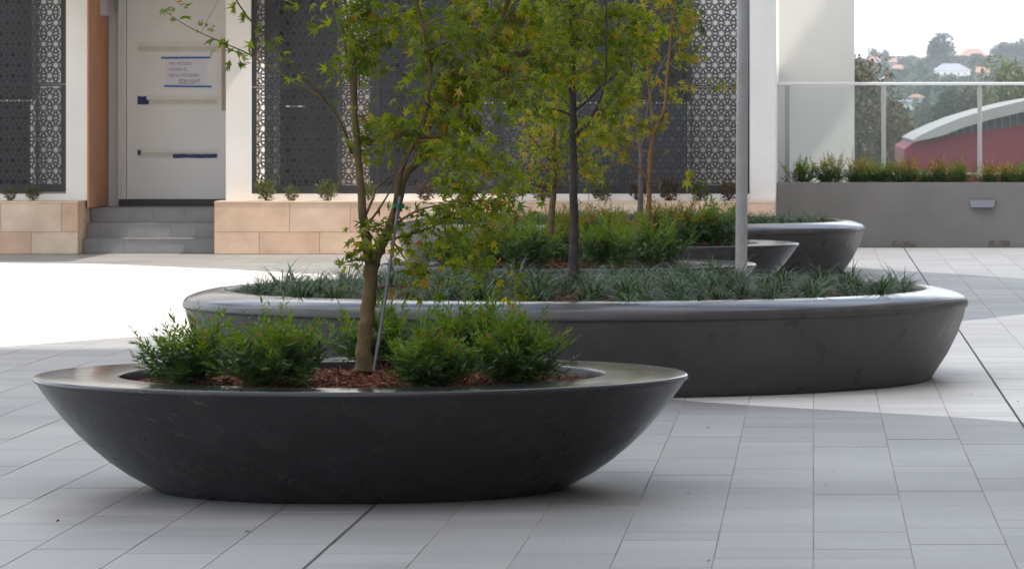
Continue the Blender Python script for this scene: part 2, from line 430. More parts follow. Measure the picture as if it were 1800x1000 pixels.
M['nandina_y'] = leaf_mat('nandina_yellow_leaf', [(0, (0.05, 0.09, 0.015)), (0.5, (0.13, 0.15, 0.015)), (0.8, (0.24, 0.17, 0.02)), (1, (0.30, 0.09, 0.02))], 0.35, 0.4)
M['box_leaf'] = leaf_mat('ledge_shrub_leaf', [(0, (0.03, 0.05, 0.015)), (0.6, (0.07, 0.09, 0.025)), (1, (0.16, 0.15, 0.05))], 0.25, 0.4)
M['box_leaf_red'] = leaf_mat('reddish_shrub_leaf', [(0, (0.03, 0.022, 0.016)), (0.6, (0.065, 0.045, 0.03)), (1, (0.11, 0.08, 0.04))], 0.25, 0.5)
M['grass'] = leaf_mat('strappy_grass', [(0, (0.016, 0.036, 0.012)), (0.5, (0.034, 0.070, 0.020)), (0.88, (0.062, 0.105, 0.028)), (0.93, (0.14, 0.12, 0.06)), (1, (0.22, 0.17, 0.09))], 0.2, 0.42)
M['mulch'] = leaf_mat('bark_mulch', [(0, (0.07, 0.016, 0.007)), (0.55, (0.19, 0.047, 0.016)), (0.9, (0.30, 0.095, 0.032)), (1, (0.40, 0.19, 0.09))], 0.0, 0.8)
M['soil'] = rough_mat('mulch_bed', (0.075, 0.024, 0.012), 0.5, 30, 0.95, 0.9, 90, 0.1)
M['far_leaf'] = leaf_mat('far_tree_leaf', [(0, (0.022, 0.038, 0.016)), (0.6, (0.036, 0.058, 0.022)), (1, (0.060, 0.082, 0.030))], 0.15, 0.7)
M['gum_leaf'] = leaf_mat('gum_tree_leaf', [(0, (0.035, 0.030, 0.018)), (0.6, (0.075, 0.070, 0.035)), (1, (0.12, 0.11, 0.05))], 0.15, 0.7)
M['lime_leaf'] = leaf_mat('lime_tree_leaf', [(0, (0.05, 0.06, 0.015)), (0.6, (0.11, 0.13, 0.03)), (1, (0.18, 0.19, 0.05))], 0.2, 0.7)

m, nt, b = mat_new('balustrade_glass')
tr = N(nt, 'BsdfTransparent'); tr.inputs['Color'].default_value = (0.90, 0.92, 0.915, 1)
gl = N(nt, 'BsdfGlossy'); gl.inputs['Roughness'].default_value = 0.02
df = N(nt, 'BsdfDiffuse'); df.inputs['Color'].default_value = (0.7, 0.72, 0.72, 1)
fr = N(nt, 'Fresnel', IOR=1.28)
m1 = N(nt, 'MixShader'); m1.inputs[0].default_value = 0.012
nt.links.new(tr.outputs[0], m1.inputs[1]); nt.links.new(df.outputs[0], m1.inputs[2])
m2 = N(nt, 'MixShader'); nt.links.new(fr.outputs[0], m2.inputs[0]); nt.links.new(m1.outputs[0], m2.inputs[1]); nt.links.new(gl.outputs[0], m2.inputs[2])
nt.links.new(m2.outputs[0], nt.nodes['Material Output'].inputs['Surface'])
nt.nodes.remove(b)
M['glass'] = m

# ---------------------------------------------------------------- the ground: valley, podium, paving
FAC_Y, COLF_Y, DOOR_Y, PAR_Y = 46.25, 46.70, 48.0, 48.6

def terrain_h(x, y):
    base = -7.0
    t = max(0.0, min(1.0, (y - 420.0) / 1250.0))
    rise = (t * t * (3 - 2 * t)) * 20.0
    bump = 1.2 * math.sin(x * 0.011 + 1.3) * t + 0.9 * math.sin(x * 0.023 + y * 0.004) * t
    return base + rise + bump
xs = np.linspace(-2600, 2600, 105); ys = np.concatenate([np.linspace(-600, 400, 8), np.linspace(450, 3200, 56)])
V = [(x, y, terrain_h(x, y)) for y in ys for x in xs]
nx = len(xs)
Fq = [(j*nx+i, j*nx+i+1, (j+1)*nx+i+1, (j+1)*nx+i) for j in range(len(ys)-1) for i in range(nx-1)]
tag(link('valley_ground', mesh_np('valley_ground', V, Fq, True), M['terrain']), 'green valley floor and hillside far beyond the balustrade', 'ground', kind='structure')

pl = MB().box(-45, 45, -30, 49.45, -7.5, -0.0021).build('plaza', M['grout'])
tag(pl, 'paved raised plaza of grey and beige pavers', 'plaza', kind='structure')

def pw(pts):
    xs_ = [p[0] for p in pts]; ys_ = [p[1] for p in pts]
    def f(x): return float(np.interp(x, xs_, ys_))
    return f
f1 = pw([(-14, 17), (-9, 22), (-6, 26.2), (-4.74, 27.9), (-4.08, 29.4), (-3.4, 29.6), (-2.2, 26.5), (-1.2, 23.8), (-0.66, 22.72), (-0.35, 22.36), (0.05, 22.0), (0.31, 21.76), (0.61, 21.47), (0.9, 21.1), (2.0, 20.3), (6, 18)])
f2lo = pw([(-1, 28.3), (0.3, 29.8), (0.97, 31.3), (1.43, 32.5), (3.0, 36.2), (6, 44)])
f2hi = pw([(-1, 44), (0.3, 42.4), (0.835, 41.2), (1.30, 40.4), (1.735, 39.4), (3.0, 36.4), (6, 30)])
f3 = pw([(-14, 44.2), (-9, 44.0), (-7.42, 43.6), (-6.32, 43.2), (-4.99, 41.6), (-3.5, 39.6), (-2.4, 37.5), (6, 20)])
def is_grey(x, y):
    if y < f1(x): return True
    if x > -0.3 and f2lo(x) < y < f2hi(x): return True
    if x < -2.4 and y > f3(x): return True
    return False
def clip(poly, a, b, c):       # keep a*x+b*y+c >= 0
    out = []
    n = len(poly)
    for i in range(n):
        p, q = poly[i], poly[(i+1) % n]
        dp = a*p[0]+b*p[1]+c; dq = a*q[0]+b*q[1]+c
        if dp >= 0: out.append(p)
        if (dp >= 0) != (dq >= 0):
            t = dp/(dp-dq); out.append((p[0]+t*(q[0]-p[0]), p[1]+t*(q[1]-p[1])))
    return out
def area(p):
    return 0.5*abs(sum(p[i][0]*p[(i+1)%len(p)][1]-p[(i+1)%len(p)][0]*p[i][1] for i in range(len(p))))
PIT = 0.305
EXP = (-5, 3)                                  # columns whose left edge is an expansion joint
pieces = []
for ci in range(-40, 18):
    x0 = ci * PIT; x1 = x0 + PIT
    gl_, gr_ = (0.006 if ci in EXP else 0.0021), (0.006 if ci + 1 in EXP else 0.0021)
    y = 9.0 + random.choice((0, 0.305, 0.15))
    while y < 48.5:
        L = random.choice((0.305, 0.305, 0.305, 0.61, 0.61))
        ya, yb = y, min(y + L, 48.58)
        y += L
        if yb - ya < 0.03: continue
        polys = [[(x0+gl_, ya+0.0016), (x1-gr_, ya+0.0016), (x1-gr_, yb-0.0016), (x0+gl_, yb-0.0016)]]
        for f in (f1, f2lo, f2hi, f3):
            ya_, yb_ = f(x0), f(x1)
            if max(ya_, yb_) < ya or min(ya_, yb_) > yb: continue
            a, bb = -(yb_-ya_), (x1-x0); c = -(a*x0+bb*ya_)
            new = []
            for p in polys:
                for s in (1, -1):
                    q = clip(p, a*s, bb*s, c*s - 0.0006*bb)
                    if len(q) > 2 and area(q) > 2e-5: new.append(q)
            polys = new
        for p in polys:
            cx = sum(q[0] for q in p)/len(p); cy = sum(q[1] for q in p)/len(p)
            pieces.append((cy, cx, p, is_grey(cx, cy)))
def in_view(cx, cy):
    px = VX + F*cx/cy; py = H0 + F*CH/cy
    if not (-60 < px < 1860 and 430 < py < 1040): return False
    for (bx, by, rb, dpt) in ((-1.64, 17.4, 0.74, 1.2),):
        if (cx-bx)**2 + (cy-by)**2 < rb*rb: return False
    return True
pieces.sort(key=lambda t: t[0])
cnt = 0
rest = {True: MB(), False: MB()}
for cy, cx, p, grey in pieces:
    dz = random.uniform(-0.0006, 0.0008)
    if cnt < 300 and cy < 22 and in_view(cx, cy):
        mb = MB().prism([(q[0]-cx, q[1]-cy) for q in p], -0.0019, 0.0)
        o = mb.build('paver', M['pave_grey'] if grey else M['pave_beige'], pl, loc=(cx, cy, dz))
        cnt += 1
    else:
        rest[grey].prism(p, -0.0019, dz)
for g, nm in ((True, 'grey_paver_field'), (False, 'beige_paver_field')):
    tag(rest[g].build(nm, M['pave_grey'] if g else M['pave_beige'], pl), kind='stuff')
for ci in EXP:
    MB().box(ci*PIT-0.005, ci*PIT+0.005, 9, 48.55, -0.0020, -0.0008).build('expansion_joint', M['rubber'], pl)

# ---------------------------------------------------------------- the white building with sandstone plinth
bld = empty('white_building', (-4, FAC_Y, 0))
tag(bld, 'white rendered building with laser-cut screens on a sandstone plinth', 'building')
def bpart(mb, name, mat, parent=None, bevel=0, smooth=False):
    par = parent or bld
    o = mb.build(name, mat, par, smooth=smooth, bevel=bevel)
    o.matrix_parent_inverse = Matrix.Translation(-(Vector(bld.location)))
    return o
def bsub(mb, name, mat, parent, bevel=0):      # sub-part: coordinates in world, parent already at identity offset
    o = mb.build(name, mat, parent, bevel=bevel)
    return o
XL, XLc = -7.12, -7.305                        # right end of left plinth, left edge of left wall strip
XR = -5.80
XE = PX(1362, COLF_Y)
ZP = PZ(354, FAC_Y)                            # plinth top
ZS = PZ(408, FAC_Y)
ZTOP = 9.0
# wall strips and upper wall
bpart(MB().box(XLc, -7.10, COLF_Y, 48.30, ZP+0.001, 2.69), 'wall', M['white'])
bpart(MB().box(PX(397, COLF_Y), PX(441, COLF_Y), COLF_Y, 48.30, ZP+0.001, 2.69), 'wall', M['white'])
bpart(MB().box(PX(1318, COLF_Y), XE, COLF_Y, 48.30, ZP+0.001, 2.69), 'wall', M['white'])
bpart(MB().box(-16, XE, 48.501, 56, 0, ZTOP), 'wall', M['white'])
bpart(MB().box(-7.75, -4.95, 43.6, 48.5, 2.70, 2.86), 'shade_canopy', M['white'])  # unseen slab added to keep sun off the orange door recess
bpart(MB().box(-16, XLc, 48.30, 48.5, 0.0, 2.69), 'wall', M['white'])
bpart(MB().box(-5.74, XE-0.003, 48.30, 48.5, 0.0, 2.69), 'wall', M['white'])
bpart(MB().box(-7.3, -5.52, DOOR_Y+0.05, DOOR_Y+0.4, 0.43, 2.69), 'wall', M['doorwall'])
bpart(MB().box(-7.098, -7.086, COLF_Y+0.004, DOOR_Y+0.04, 0.44, 2.695), 'wall', M['orange'])['label'] = 'orange rendered side of the door recess'
# upstand below the screens
ZU = PZ(341, COLF_Y)
bpart(MB().box(PX(441, COLF_Y)+0.001, PX(1318, COLF_Y)-0.001, COLF_Y+0.01, COLF_Y+0.16, ZP+0.001, ZU), 'sill', M['white'])
bpart(MB().box(-16, XLc-0.001, COLF_Y+0.01, COLF_Y+0.16, ZP+0.001, ZU), 'sill', M['white'])
# plinth core, cap and stone blocks
for xa, xb in ((-16, XL), (XR, XE)):
    bpart(MB().box(xa+0.03, xb-0.03, FAC_Y+0.03, 48.3, 0, ZP-0.018), 'plinth_core', M['grout'])
    bpart(MB().box(xa, xb+0.004, FAC_Y-0.006, COLF_Y+0.2, ZP-0.016, ZP), 'plinth_cap', M['sand'])
    bpart(MB().box(xb-0.028, xb, FAC_Y+0.032, 48.0, 0.004, ZP-0.018), 'plinth_side', M['sand']) if xb == XL else bpart(MB().box(xa, xa+0.028, FAC_Y+0.032, 48.0, 0.004, ZP-0.018), 'plinth_side', M['sand'])
def blocks(xstart, xend, joints_first, period, z0, z1):
    e = [xstart]
    x = xstart + joints_first
    while x < xend - 0.05:
        e.append(x); x += period
    e.append(xend)
    for a, bq in zip(e[:-1], e[1:]):
        bpart(MB().box(a+0.0018, bq-0.0018, FAC_Y + random.uniform(-0.001, 0.001), FAC_Y+0.029, z0+0.0018, z1-0.0018), 'stone_block', SAND[random.randrange(4)])
SAND = [rough_mat('sandstone_%d' % i, c, 0.10, 3.5, 0.75, 0.12, 90, 0.3, tint=t) for i, (c, t) in enumerate([
    ((0.60, 0.41, 0.28), (0.64, 0.47, 0.34)), ((0.56, 0.37, 0.25), (0.62, 0.42, 0.29)), ((0.60, 0.45, 0.32), (0.66, 0.52, 0.39)), ((0.58, 0.39, 0.265), (0.66, 0.47, 0.33))])]
blocks(XR, XE, 0.435, 0.585, 0.003, ZS)
blocks(XR, XE, 0.73, 0.585, ZS, ZP-0.016)
blocks(XL-0.45-0.585*4, XL, 0.585, 0.585, 0.003, ZS)
blocks(XL-0.745-0.585*4, XL, 0.585, 0.585, ZS, ZP-0.016)
# steps
fl = [46.54, 46.80, 47.04]; zt = [0.147, 0.290, 0.432]
steps = empty('steps', (0, 0, 0)); steps.parent = bld; steps.matrix_parent_inverse = Matrix.Translation(-Vector(bld.location))
for i in range(3):
    y0 = fl[i]; y1 = fl[i+1] if i < 2 else DOOR_Y+0.04
    z0 = zt[i-1] if i else 0.002
    MB().box(XL+0.006, XR-0.006, y0+0.012, y1 + (0.012 if i < 2 else 0), (0.002 if i == 0 else z0-0.1), zt[i]-0.012).build('step_core', M['threshold'], steps)
    e = [XL+0.006] + [PX(v, y0) for v in ((174, 217, 269, 325) if i != 1 else (174, 195, 258, 300, 345))] + [XR-0.006]
    for a, bq in zip(e[:-1], e[1:]):
        MB().box(a+0.001, bq-0.001, y0, y0+0.011, z0+0.002, zt[i]-0.0125).build('riser_tile', M['step'], steps)
        MB().box(a+0.001, bq-0.001, y0-0.006, y1-0.001, zt[i]-0.012, zt[i]).build('tread_tile', M['step'], steps)
# door
dz0 = PZ(350, DOOR_Y)
door = bpart(MB().box(PX(223, DOOR_Y), PX(223, DOOR_Y)+1.16, DOOR_Y, DOOR_Y+0.045, dz0, 2.66), 'door', M['door'])
bpart(MB().box(PX(209, DOOR_Y), PX(422, DOOR_Y), DOOR_Y-0.02, DOOR_Y+0.049, 0.433, dz0-0.002), 'threshold', M['threshold'])
fr_ = MB()
x0 = PX(209, DOOR_Y)
fr_.box(x0, PX(214, DOOR_Y), DOOR_Y-0.05, DOOR_Y+0.048, dz0, 2.68); fr_.box(PX(214, DOOR_Y)+0.001, PX(218, DOOR_Y), DOOR_Y-0.035, DOOR_Y+0.047, dz0, 2.68); fr_.box(PX(218, DOOR_Y)+0.001, PX(222, DOOR_Y), DOOR_Y-0.02, DOOR_Y+0.046, dz0, 2.68)
bpart(fr_, 'door_frame', M['doorwall'])
for k, py in enumerate((-9, 84, 177, 270)):
    xa, xb = PX(241, DOOR_Y), PX(384, DOOR_Y); za, zb = PZ(py+8.5, DOOR_Y), PZ(py-8.5, DOOR_Y)
    g = MB(); w = 0.014
    g.box(xa, xb, DOOR_Y-0.009, DOOR_Y-0.001, zb-w*2.6, zb); g.box(xa, xb, DOOR_Y-0.009, DOOR_Y-0.001, za, za+w)
    g.box(xa, xa+w, DOOR_Y-0.009, DOOR_Y-0.001, za+w, zb-2.6*w); g.box(xb-w, xb, DOOR_Y-0.009, DOOR_Y-0.001, za+w, zb-2.6*w)
    bsub(g, 'slot_frame', M['slot_frame'], door)
    bsub(MB().box(xa+w, xb-w, DOOR_Y-0.004, DOOR_Y-0.001, za+w, zb-2.6*w), 'slot_pane', M['slot'], door)
def tape(mat, pxa, pxb, pya, pyb, dy=-0.0125):
    pts = []
    n = 9
    top = [(pxa + (pxb-pxa)*i/n, pya + random.uniform(-0.7, 0.7)) for i in range(n+1)]
    bot = [(pxb - (pxb-pxa)*i/n, pyb + random.uniform(-0.7, 0.7)) for i in range(n+1)]
    poly = [(PX(a, DOOR_Y), PZ(b_, DOOR_Y)) for a, b_ in top + bot]
    bsub(MB().prism_y(list(reversed(poly)), DOOR_Y+dy, DOOR_Y+dy+0.002), 'masking_tape', mat, door)
tape(M['tape_dark'], 242, 258, 170, 184); tape(M['tape_dark'], 242, 248, 264, 273); tape(M['tape_dark'], 304, 382, 271, 278)
tape(M['tape_dark'], 257, 262, 176, 184)
h = MB(); hx0, hx1 = PX(390, 47.92), PX(397.5, 47.92)
h.box(hx0, hx1, 47.90, 47.925, PZ(195, 47.92), PZ(76, 47.92))
h.box(hx0+0.01, hx1-0.01, 47.926, 47.999, PZ(186, 47.92), PZ(182, 47.92)); h.box(hx0+0.01, hx1-0.01, 47.926, 47.999, PZ(90, 47.92), PZ(86, 47.92))
bsub(h, 'handle', M['handle'], door)
# notice taped to the door (a thing of its own)
nz0 = PZ(151, DOOR_Y); 
notice = empty('paper_notice', (PX(327, DOOR_Y), DOOR_Y-0.004, nz0))
tag(notice, 'white paper notice held to the door with blue tape', 'notice')
def npart(mb, name, mat):
    o = mb.build(name, mat, notice); o.matrix_parent_inverse = Matrix.Translation(-Vector(notice.location)); return o
npart(MB().box(PX(291, DOOR_Y), PX(364, DOOR_Y), DOOR_Y-0.004, DOOR_Y-0.002, PZ(152, DOOR_Y), PZ(102, DOOR_Y)), 'paper', M['paper'])
def ntape(pxa, pya, pxb, pyb, hgt):
    poly = [(pxa, pya), (pxb, pyb), (pxb+0.4, pyb+hgt), (pxa+0.5, pya+hgt)]
    npart(MB().prism_y([(PX(a, DOOR_Y), PZ(b_, DOOR_Y)) for a, b_ in reversed(poly)], DOOR_Y-0.0065, DOOR_Y-0.0045), 'masking_tape', M['tape'])
ntape(283, 100.5, 370, 100.0, 3.6); ntape(288, 150, 372, 151, 3.4)
def text_mesh(txt, h_px, px, py, name='lettering', bold=False):
    cu = bpy.data.curves.new('t', 'FONT'); cu.body = txt; cu.size = 1.0
    if bold: cu.offset = 0.012
    to = bpy.data.objects.new('t', cu); COL.objects.link(to)
    bpy.context.view_layer.update()
    me = bpy.data.meshes.new_from_object(to.evaluated_get(bpy.context.evaluated_depsgraph_get()))
    bpy.data.objects.remove(to); bpy.data.curves.remove(cu)
    co = np.array([v.co[:] for v in me.vertices]); s = h_px / 0.70
    n = np.zeros_like(co)
    n[:, 0] = PX(px, DOOR_Y) + co[:, 0] * s * DOOR_Y / F * 0.98
    n[:, 2] = PZ(py, DOOR_Y) + co[:, 1] * s * DOOR_Y / F
    n[:, 1] = DOOR_Y - 0.0052
    me.vertices.foreach_set('co', n.astype(np.float32).ravel()); me.update(); me.name = name
    me.materials.clear()
    o = link(name, me, M['ink'], notice); o.matrix_parent_inverse = Matrix.Translation(-Vector(notice.location))
    return o
text_mesh('NO ACCESS', 5.2, 297.5, 114.5); text_mesh('FLOOR IS', 5.2, 297.5, 125); text_mesh('BEING POLISHED', 5.0, 297.5, 135.2); text_mesh('STAY OUT', 5.6, 314.5, 145.8, bold=True)
npart(MB().box(PX(314.5, DOOR_Y), PX(343, DOOR_Y), DOOR_Y-0.0056, DOOR_Y-0.0048, PZ(147.9, DOOR_Y), PZ(147.1, DOOR_Y)), 'underline', M['ink'])
# louvred box on the recess wall
lv = empty('louvre_box', (-7.05, 47.6, PZ(28, 47.7))); tag(lv, 'small pale louvred box high on the orange recess wall', 'vent')
def lpart(mb, name, mat):
    o = mb.build(name, mat, lv); o.matrix_parent_inverse = Matrix.Translation(-Vector(lv.location)); return o
zb_ = PZ(28, 47.6)
lpart(MB().box(-7.085, -7.02, 47.45, 47.95, zb_, zb_+0.36), 'casing', M['louvre'])
for k in range(8):
    lpart(MB().box(-7.03, -7.006, 47.435, 47.96, zb_+0.02+k*0.042, zb_+0.04+k*0.042), 'slat', M['louvre'])

# windows behind the screens
def window(pxa, pxb, za, zb, Yw, mat_pane, rail_px=None):
    xa, xb = PX(pxa, Yw), PX(pxb, Yw)
    g = MB(); w = 0.05
    g.box(xa, xa+w, Yw-0.06, Yw+0.04, za, zb); g.box(xb-w, xb, Yw-0.06, Yw+0.04, za, zb)
    g.box(xa+w, xb-w, Yw-0.06, Yw+0.04, za, za+w); g.box(xa+w, xb-w, Yw-0.06, Yw+0.04, zb-w, zb)
    wd = bpart(g, 'window', M['frame_grey'])
    bsub(MB().box(xa+w, xb-w, Yw-0.02, Yw+0.03, za+w, zb-w), 'pane', mat_pane, wd)
    return wd
WY = 48.24
window(484, 602, 0.56, 2.60, WY, M['glass_dark'])
window(655, 865, 0.56, 2.60, WY, M['glass_dark'])
window(868, 1092, 0.56, 2.60, WY, M['glass_dark'])
window(1095, 1216, 0.56, 2.60, WY, M['glass_dark'])
window(-340, 66, 0.56, 2.60, WY, M['glass_dark'])
# downpipes / dark posts standing just behind the screens
for a, c in ((466, 482),):
    bpart(MB().box(PX(a, 47.3), PX(c, 47.3), 47.25, 47.35, ZU, 2.7), 'post', M['frame_grey'])
bpart(MB().box(PX(1297, 47.3), PX(1308, 47.3), 47.25, 47.33, ZU, PZ(187, 47.3)), 'post', M['frame_grey'])
# blinds with pale top rails behind the lower panels
for a, c, zt_ in ((820, 1221, 180), (-200, 64, 176), (503, 536, 186)):
    bpart(MB().box(PX(a, 47.6), PX(c, 47.6), 47.58, 47.62, PZ(zt_+2.6, 47.6), PZ(zt_, 47.6)), 'blind_rail', M['rail'])
bpart(MB().box(PX(820, 47.6), PX(1206, 47.6), 47.59, 47.61, 0.56, PZ(183, 47.6)), 'blind', M['grille'])
bpart(MB().box(PX(1208, 47.6), PX(1213, 47.6), 47.58, 47.62, 0.56, PZ(183, 47.6)), 'blind_rail', M['rail'])
bpart(MB().box(PX(54, 47.6), PX(62, 47.6), 47.58, 47.62, 0.56, PZ(179, 47.6)), 'blind_rail', M['rail'])
for xa_, xb_ in ((-16, -7.31), (-5.5, XE-0.01)):
    bpart(MB().box(xa_, xb_, COLF_Y+0.2, 48.2, 0.40, 0.545), 'loggia_floor', M['sand'])

# laser-cut screens: circles, hexagons and paired bars on a triangular lattice
def ribbon(mb, pts, w, y0, y1, closed):
    n = len(pts); b0 = len(mb.v)
    for i, p in enumerate(pts):
        a = pts[(i-1) % n] if (closed or i > 0) else p
        c = pts[(i+1) % n] if (closed or i < n-1) else p
        d = np.array([c[0]-a[0], c[1]-a[1]]); d /= (np.hypot(*d) + 1e-9)
        nx_, nz_ = -d[1]*w/2, d[0]*w/2
        mb.v += [(p[0]+nx_, y0, p[1]+nz_), (p[0]-nx_, y0, p[1]-nz_), (p[0]-nx_, y1, p[1]-nz_), (p[0]+nx_, y1, p[1]+nz_)]
    m_ = n if closed else n-1
    for i in range(m_):
        A, B = b0+4*i, b0+4*((i+1) % n)
        mb.f += [(A, B, B+1, A+1), (A+1, B+1, B+2, A+2), (A+3, A, A, A+3)[:0] or (A+3, B+3, B, A)]
def in_rect(x, z, r): return r[0] <= x <= r[1] and r[2] <= z <= r[3]
SA = 0.1195                                   # lattice pitch
LAT0 = (PX(1246.5, 46.8), PZ(22.5, 46.8))     # one hexagon centre
def lattice(rect, Ys):
    mb = MB(); x0, x1, z0, z1 = rect
    RW = SA*0.865
    j0 = int(math.floor((z0-LAT0[1])/RW))-1; j1 = int(math.ceil((z1-LAT0[1])/RW))+1
    w = 0.0098
    for j in range(j0, j1+1):
        zc = LAT0[1]+j*RW; off = (j % 2)*0.5*SA
        i0 = int(math.floor((x0-LAT0[0]-off)/SA))-1; i1 = int(math.ceil((x1-LAT0[0]-off)/SA))+1
        for i in range(i0, i1+1):
            xc = LAT0[0]+off+i*SA
            layer = (i - j//2 + 2*j) % 3 if False else (i + (1 if j % 2 else 0)*2 + j*0) % 3
            yo = Ys + layer*0.0011
            def add(pts, closed, yy, ww):
                if closed and all(in_rect(px_, pz_, rect) for px_, pz_ in pts):
                    ribbon(mb, pts, ww, yy, yy+0.006, True); return
                if closed: pts = pts+[pts[0]]
                run = []
                for p in pts:
                    if in_rect(p[0], p[1], rect): run.append(p)
                    else:
                        if len(run) > 1: ribbon(mb, run, ww, yy, yy+0.006, False)
                        run = []
                if len(run) > 1: ribbon(mb, run, ww, yy, yy+0.006, False)
            rc = 0.69*SA
            add([(xc+rc*math.cos(2*math.pi*k/30), zc+rc*math.sin(2*math.pi*k/30)) for k in range(30)], True, yo, w)
            rh = 0.255*SA
            add([(xc+rh*math.cos(math.pi/6+k*math.pi/3), zc+rh*math.sin(math.pi/6+k*math.pi/3)) for k in range(6)], True, Ys-0.0012, w*0.9)
            for k in range(3):                 # bar pairs inside the lens on three of the six edges
                a = k*math.pi/3; dx, dz_ = math.cos(a), math.sin(a)
                mx_, mz_ = xc+dx*SA/2, zc+dz_*SA/2
                for s in (-1, 1):
                    ox, oz = -dz_*s*0.095*SA, dx*s*0.095*SA
                    hl = 0.17*SA
                    add([(mx_+ox-dx*hl, mz_+oz-dz_*hl), (mx_+ox+dx*hl, mz_+oz+dz_*hl)], False, Ys-0.0024, w*0.8)
    return mb
SY = COLF_Y + 0.06
def screen(pxa, pxb, pya, pyb, label, stile=9.0, bottom=15.0, top=3.0):
    x0, x1 = PX(pxa, SY), PX(pxb, SY); z0, z1 = PZ(pyb, SY), PZ(pya, SY)
    s = stile*SY/F; bt = bottom*SY/F; tp = top*SY/F
    e = empty('laser_cut_screen', ((x0+x1)/2, SY, z0))
    tag(e, label, 'screen', 'charcoal laser-cut screen panels on the white building')
    g = MB()
    g.box(x0+0.001, x0+s, SY-0.006, SY+0.03, z0, z1); g.box(x1-s, x1-0.001, SY-0.006, SY+0.03, z0, z1)
    g.box(x0+s, x1-s, SY-0.005, SY+0.03, z0, z0+bt); g.box(x0+s, x1-s, SY-0.005, SY+0.03, z1-tp, z1)
    o = g.build('frame', M['screen'], e); o.matrix_parent_inverse = Matrix.Translation(-Vector(e.location))
    o = lattice((x0+s-0.004, x1-s+0.004, z0+bt-0.004, z1-tp+0.004), SY+0.002).build('lattice', M['screen'], e)
    o.matrix_parent_inverse = Matrix.Translation(-Vector(e.location))
edges = [442, 659, 876, 1096, 1317.5]
lab_lo = ['lower dark patterned screen panel right of the door pillar', 'lower dark patterned screen panel behind the front tree stems',
          'lower dark patterned screen panel behind the dark straight trunk', 'lower dark patterned screen panel behind the grey pole']
lab_hi = [l.replace('lower', 'upper') for l in lab_lo]
for i in range(4):
    screen(edges[i], edges[i+1], 154, 341, lab_lo[i])
    screen(edges[i], edges[i+1], -40, 153.2, lab_hi[i], bottom=3.0)
screen(-250, 116, 149, 337.5, 'lower dark patterned screen panel left of the door', bottom=14)
screen(-250, 116, -40, 148.2, 'upper dark patterned screen panel left of the door', bottom=3.0)

# ---------------------------------------------------------------- grey parapet planter wall, balustrade, white wall behind
par = empty('parapet_wall', (1.8, PAR_Y, 0)); tag(par, 'long low grey rendered planter wall under the glass balustrade', 'wall')
def ppart(mb, name, mat, bevel=0):
    o = mb.build(name, mat, par, bevel=bevel); o.matrix_parent_inverse = Matrix.Translation(-Vector(par.location)); return o
ZW = PZ(321, PAR_Y)
ppart(MB().box(XE+0.004, 4.9, PAR_Y, PAR_Y+0.10, 0.001, ZW), 'wall', M['parapet'], 0.004)
ppart(MB().box(XE+0.004, 4.9, PAR_Y+0.62, PAR_Y+0.72, 0.001, ZW-0.01), 'wall', M['parapet'])
ppart(MB().box(XE+0.005, 4.9, PAR_Y+0.101, PAR_Y+0.619, 0.05, ZW-0.06), 'soil', M['soil'])
for a, c, t in ((1567, 1610, 423), (1737, 1775, 422), (1390, 1420, 425)):
    poly = [(a, 436.2), (c, 436.2), (c+random.uniform(-2, 1), t+3), (c-4, t), ((a+c)/2, t+1.5), (a+5, t-0.5), (a+0.5, t+3.5)]
    ppart(MB().prism_y([(PX(u, PAR_Y), PZ(v, PAR_Y)) for u, v in poly][::-1] if False else [(PX(u, PAR_Y), max(0.002, PZ(v, PAR_Y))) for u, v in poly], PAR_Y-0.003, PAR_Y+0.02), 'mortar_patch', M['patch'])
# wall light: wedge-shaped hood
wl = empty('wall_light', (PX(1726, PAR_Y), PAR_Y-0.05, PZ(366, PAR_Y))); tag(wl, 'grey wedge-shaped wall light on the grey planter wall', 'wall light')
def wpart(mb, name, mat, bevel=0):
    o = mb.build(name, mat, wl, bevel=bevel); o.matrix_parent_inverse = Matrix.Translation(-Vector(wl.location)); return o
xa, xb, xc_, xd = PX(1703.5, PAR_Y), PX(1749.5, PAR_Y), PX(1706.5, PAR_Y), PX(1746, PAR_Y)
zt_, zb_ = PZ(351, PAR_Y), PZ(364.5, PAR_Y)
g = MB()
g.v = [(xa, PAR_Y, zt_), (xb, PAR_Y, zt_), (xb, PAR_Y-0.03, zt_-0.004), (xa, PAR_Y-0.03, zt_-0.004),
       (xc_, PAR_Y, zb_), (xd, PAR_Y, zb_), (xd, PAR_Y-0.085, zb_), (xc_, PAR_Y-0.085, zb_)]
g.f = [(0, 1, 2, 3), (7, 6, 5, 4), (3, 2, 6, 7), (0, 3, 7, 4), (2, 1, 5, 6), (1, 0, 4, 5)]
wpart(g, 'hood', M['fixture'], 0.003)
wpart(MB().box(xc_+0.01, xd-0.01, PAR_Y-0.07, PAR_Y-0.002, zb_-0.012, zb_-0.001), 'diffuser', M['frame_grey'])

